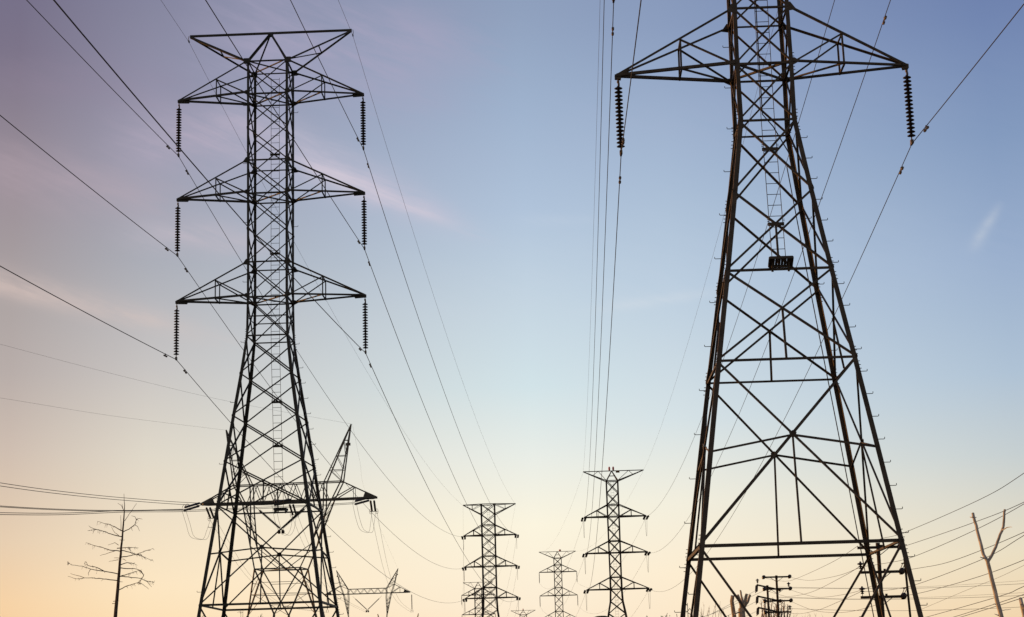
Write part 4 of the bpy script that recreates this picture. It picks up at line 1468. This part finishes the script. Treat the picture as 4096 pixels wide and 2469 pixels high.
v_ = lambda x, y: (2700 + x / 6.16, 2250 + y / 6.16)
cut_tree('thick dark cut tree with stubby upright limbs below the farther pole', [v_(1650, 1500), v_(1650, 1349), v_(1640, 1130)],
         [([v_(1640, 1150), v_(1632, 1050)], 0.2, 0.15), ([v_(1680, 1150), v_(1730, 980), v_(1765, 780)], 0.16, 0.12), ([v_(1650, 1130), v_(1600, 960), v_(1540, 800)], 0.13, 0.12), ([v_(1700, 1110), v_(1790, 980), v_(1850, 800)], 0.12, 0.10),
          ([v_(1650, 1010), v_(1640, 850), v_(1610, 690)], 0.10, 0.07), ([v_(1690, 1010), v_(1680, 870)], 0.04, 0.02), ([v_(1610, 1200), v_(1470, 1280)], 0.06, 0.05)], 150.0, 0.27, BARK_L)
cut_tree('leaning pale cut stem crossed by the brace of the nearest pylon', [v_(1480, 1500), v_(1460, 1349), v_(1420, 1080)], [([v_(1420, 1080), v_(1400, 960), v_(1420, 820)], 0.17, 0.16)], 152.0, 0.17, BARK_L)


def brush(label, x0, x1, ytop, Y, n, r, material, group='thin bare saplings'):
    c = spot((x0 + x1) / 2, 2469, Y)
    o = Vector((c.x, Y, 0))
    t = thing('bare_sapling', label, 'sapling', o, 0, group)
    m = MB()
    for i in range(n):
        x = x0 + (x1 - x0) * (i + random.random()) / n
        yt = ytop + random.uniform(0, 60)
        s = spot(x, 2469, Y)
        e = spot(x + random.uniform(-10, 10), yt, Y)
        b = Vector((o.x + (s.x - o.x) * 0.3, Y + random.uniform(-0.6, 0.6), 0))
        mid = s + Vector((0, random.uniform(-0.5, 0.5), 0))
        m.tube([b, mid, mid.lerp(e, 0.5) + Vector((random.uniform(-.06, .06), 0, 0)), e], r, 5, r * 0.3)
        for k in range(3):
            q = mid.lerp(e, random.uniform(0.1, 0.9))
            m.tube([q, q + Vector((random.uniform(-.4, .4), random.uniform(-.3, .3), random.uniform(0.1, 0.6)))], r * 0.4, 4, r * 0.15)
    local(m, o).build('stems', material, t)
    return t


brush('pale bare saplings behind the two farther power poles', 3045, 3160, 2388, 225, 20, 0.10, BARK_L)
brush('faint bare saplings just right of the left legs of the nearest pylon', 2795, 2900, 2405, 190, 9, 0.03, BARK_L)
brush('low bare saplings right of the farther poles', 3160, 3300, 2430, 240, 7, 0.03, BARK_L)


def twig_bush(label, px, py, Y, spread, h, n, leafy=0.0):
    o = Vector((spot(px, 2469, Y).x, Y, 0))
    top = spot(px, py, Y).z
    t = thing('shrub', label, 'shrub', o, 0, 'shrub tips along the bottom edge')
    m = MB()
    lf = MB()
    for i in range(n):
        a = random.uniform(-1, 1)
        e = Vector((a * spread, random.uniform(-spread, spread), top - random.random() ** 1.5 * h * 0.7))
        if i == 0:
            e = Vector((0, 0, top))
        b = Vector((a * 0.1, 0, 0))
        mid = Vector((a * spread * 0.6, e.y * 0.6, top * 0.55))
        m.tube([b, mid, mid.lerp(e, 0.6) + Vector((random.uniform(-.05, .05), 0, 0)), e], 0.016, 5, 0.008)
        for k in range(3):
            q = mid.lerp(e, random.uniform(0.6, 1.0))
            d = Vector((random.uniform(-1, 1), random.uniform(-1, 1), random.uniform(0, 1))) * 0.13
            m.tube([q, q + d], 0.012, 4, 0.006)
            for j in range(2):
                c = q + d * random.uniform(0.3, 1.1) + Vector((random.uniform(-.05, .05), random.uniform(-.05, .05), random.uniform(-.05, .05)))
                s = random.uniform(0.02, 0.04)
                u = Vector((random.uniform(-1, 1), random.uniform(-1, 1), random.uniform(-1, 1))).normalized()
                v2 = u.orthogonal().normalized()
                b0 = len(lf.v)
                lf.v += [tuple(c - u * s), tuple(c + v2 * s * 0.5), tuple(c + u * s), tuple(c - v2 * s * 0.5)]
                lf.f.append((b0, b0 + 1, b0 + 2, b0 + 3))
    m.build('stems', TWIG, t)
    lf.build('leaves', TWIG, t)


twig_bush('dark cut stem tip inside the left base of the left pylon', 972, 2434, 90, 0.25, 1.2, 3)
twig_bush('short dark shrub tip under the left pylon, middle', 1043, 2458, 90, 0.2, 0.8, 3)
twig_bush('dark shrub tip left of the far left leg of the left pylon', 802, 2452, 95, 0.2, 0.9, 3)
twig_bush('sparse budding shrub beside the left legs of the nearest pylon', 2752, 2412, 48, 0.16, 1.0, 3)
twig_bush('small shrub tip left of the nearest pylon left legs', 2707, 2456, 50, 0.3, 0.5, 6)
twig_bush('low shrub tip between the nearest pylon legs, left', 2812, 2462, 50, 0.3, 0.5, 6)
twig_bush('low shrub tip between the nearest pylon legs, centre left', 2915, 2462, 50, 0.35, 0.5, 7)
twig_bush('small dark shrub tip just left of the low hill', 2590, 2465, 60, 0.3, 0.5, 6)
twig_bush('small dark shrub tip between the hill and the nearest pylon', 2665, 2462, 60, 0.3, 0.5, 6)
twig_bush('low shrub tip under the pole behind the nearest pylon', 3440, 2466, 60, 0.2, 0.4, 5)
cut_tree('tall slim bare tree tip between the small V-masted pylon masts, left', [(1516, 2500), (1514, 2469)], [([(1514, 2469), (1511, 2458)], 0.1, 0.07)], 260.0, 0.12, BARK_L, group='bare tree tips by the small V-masted pylon')
cut_tree('slim leaning bare tree tip right of the small V-masted pylon', [(1668, 2500), (1670, 2469)], [([(1670, 2469), (1674, 2455)], 0.09, 0.06)], 260.0, 0.1, BARK_L, group='bare tree tips by the small V-masted pylon')
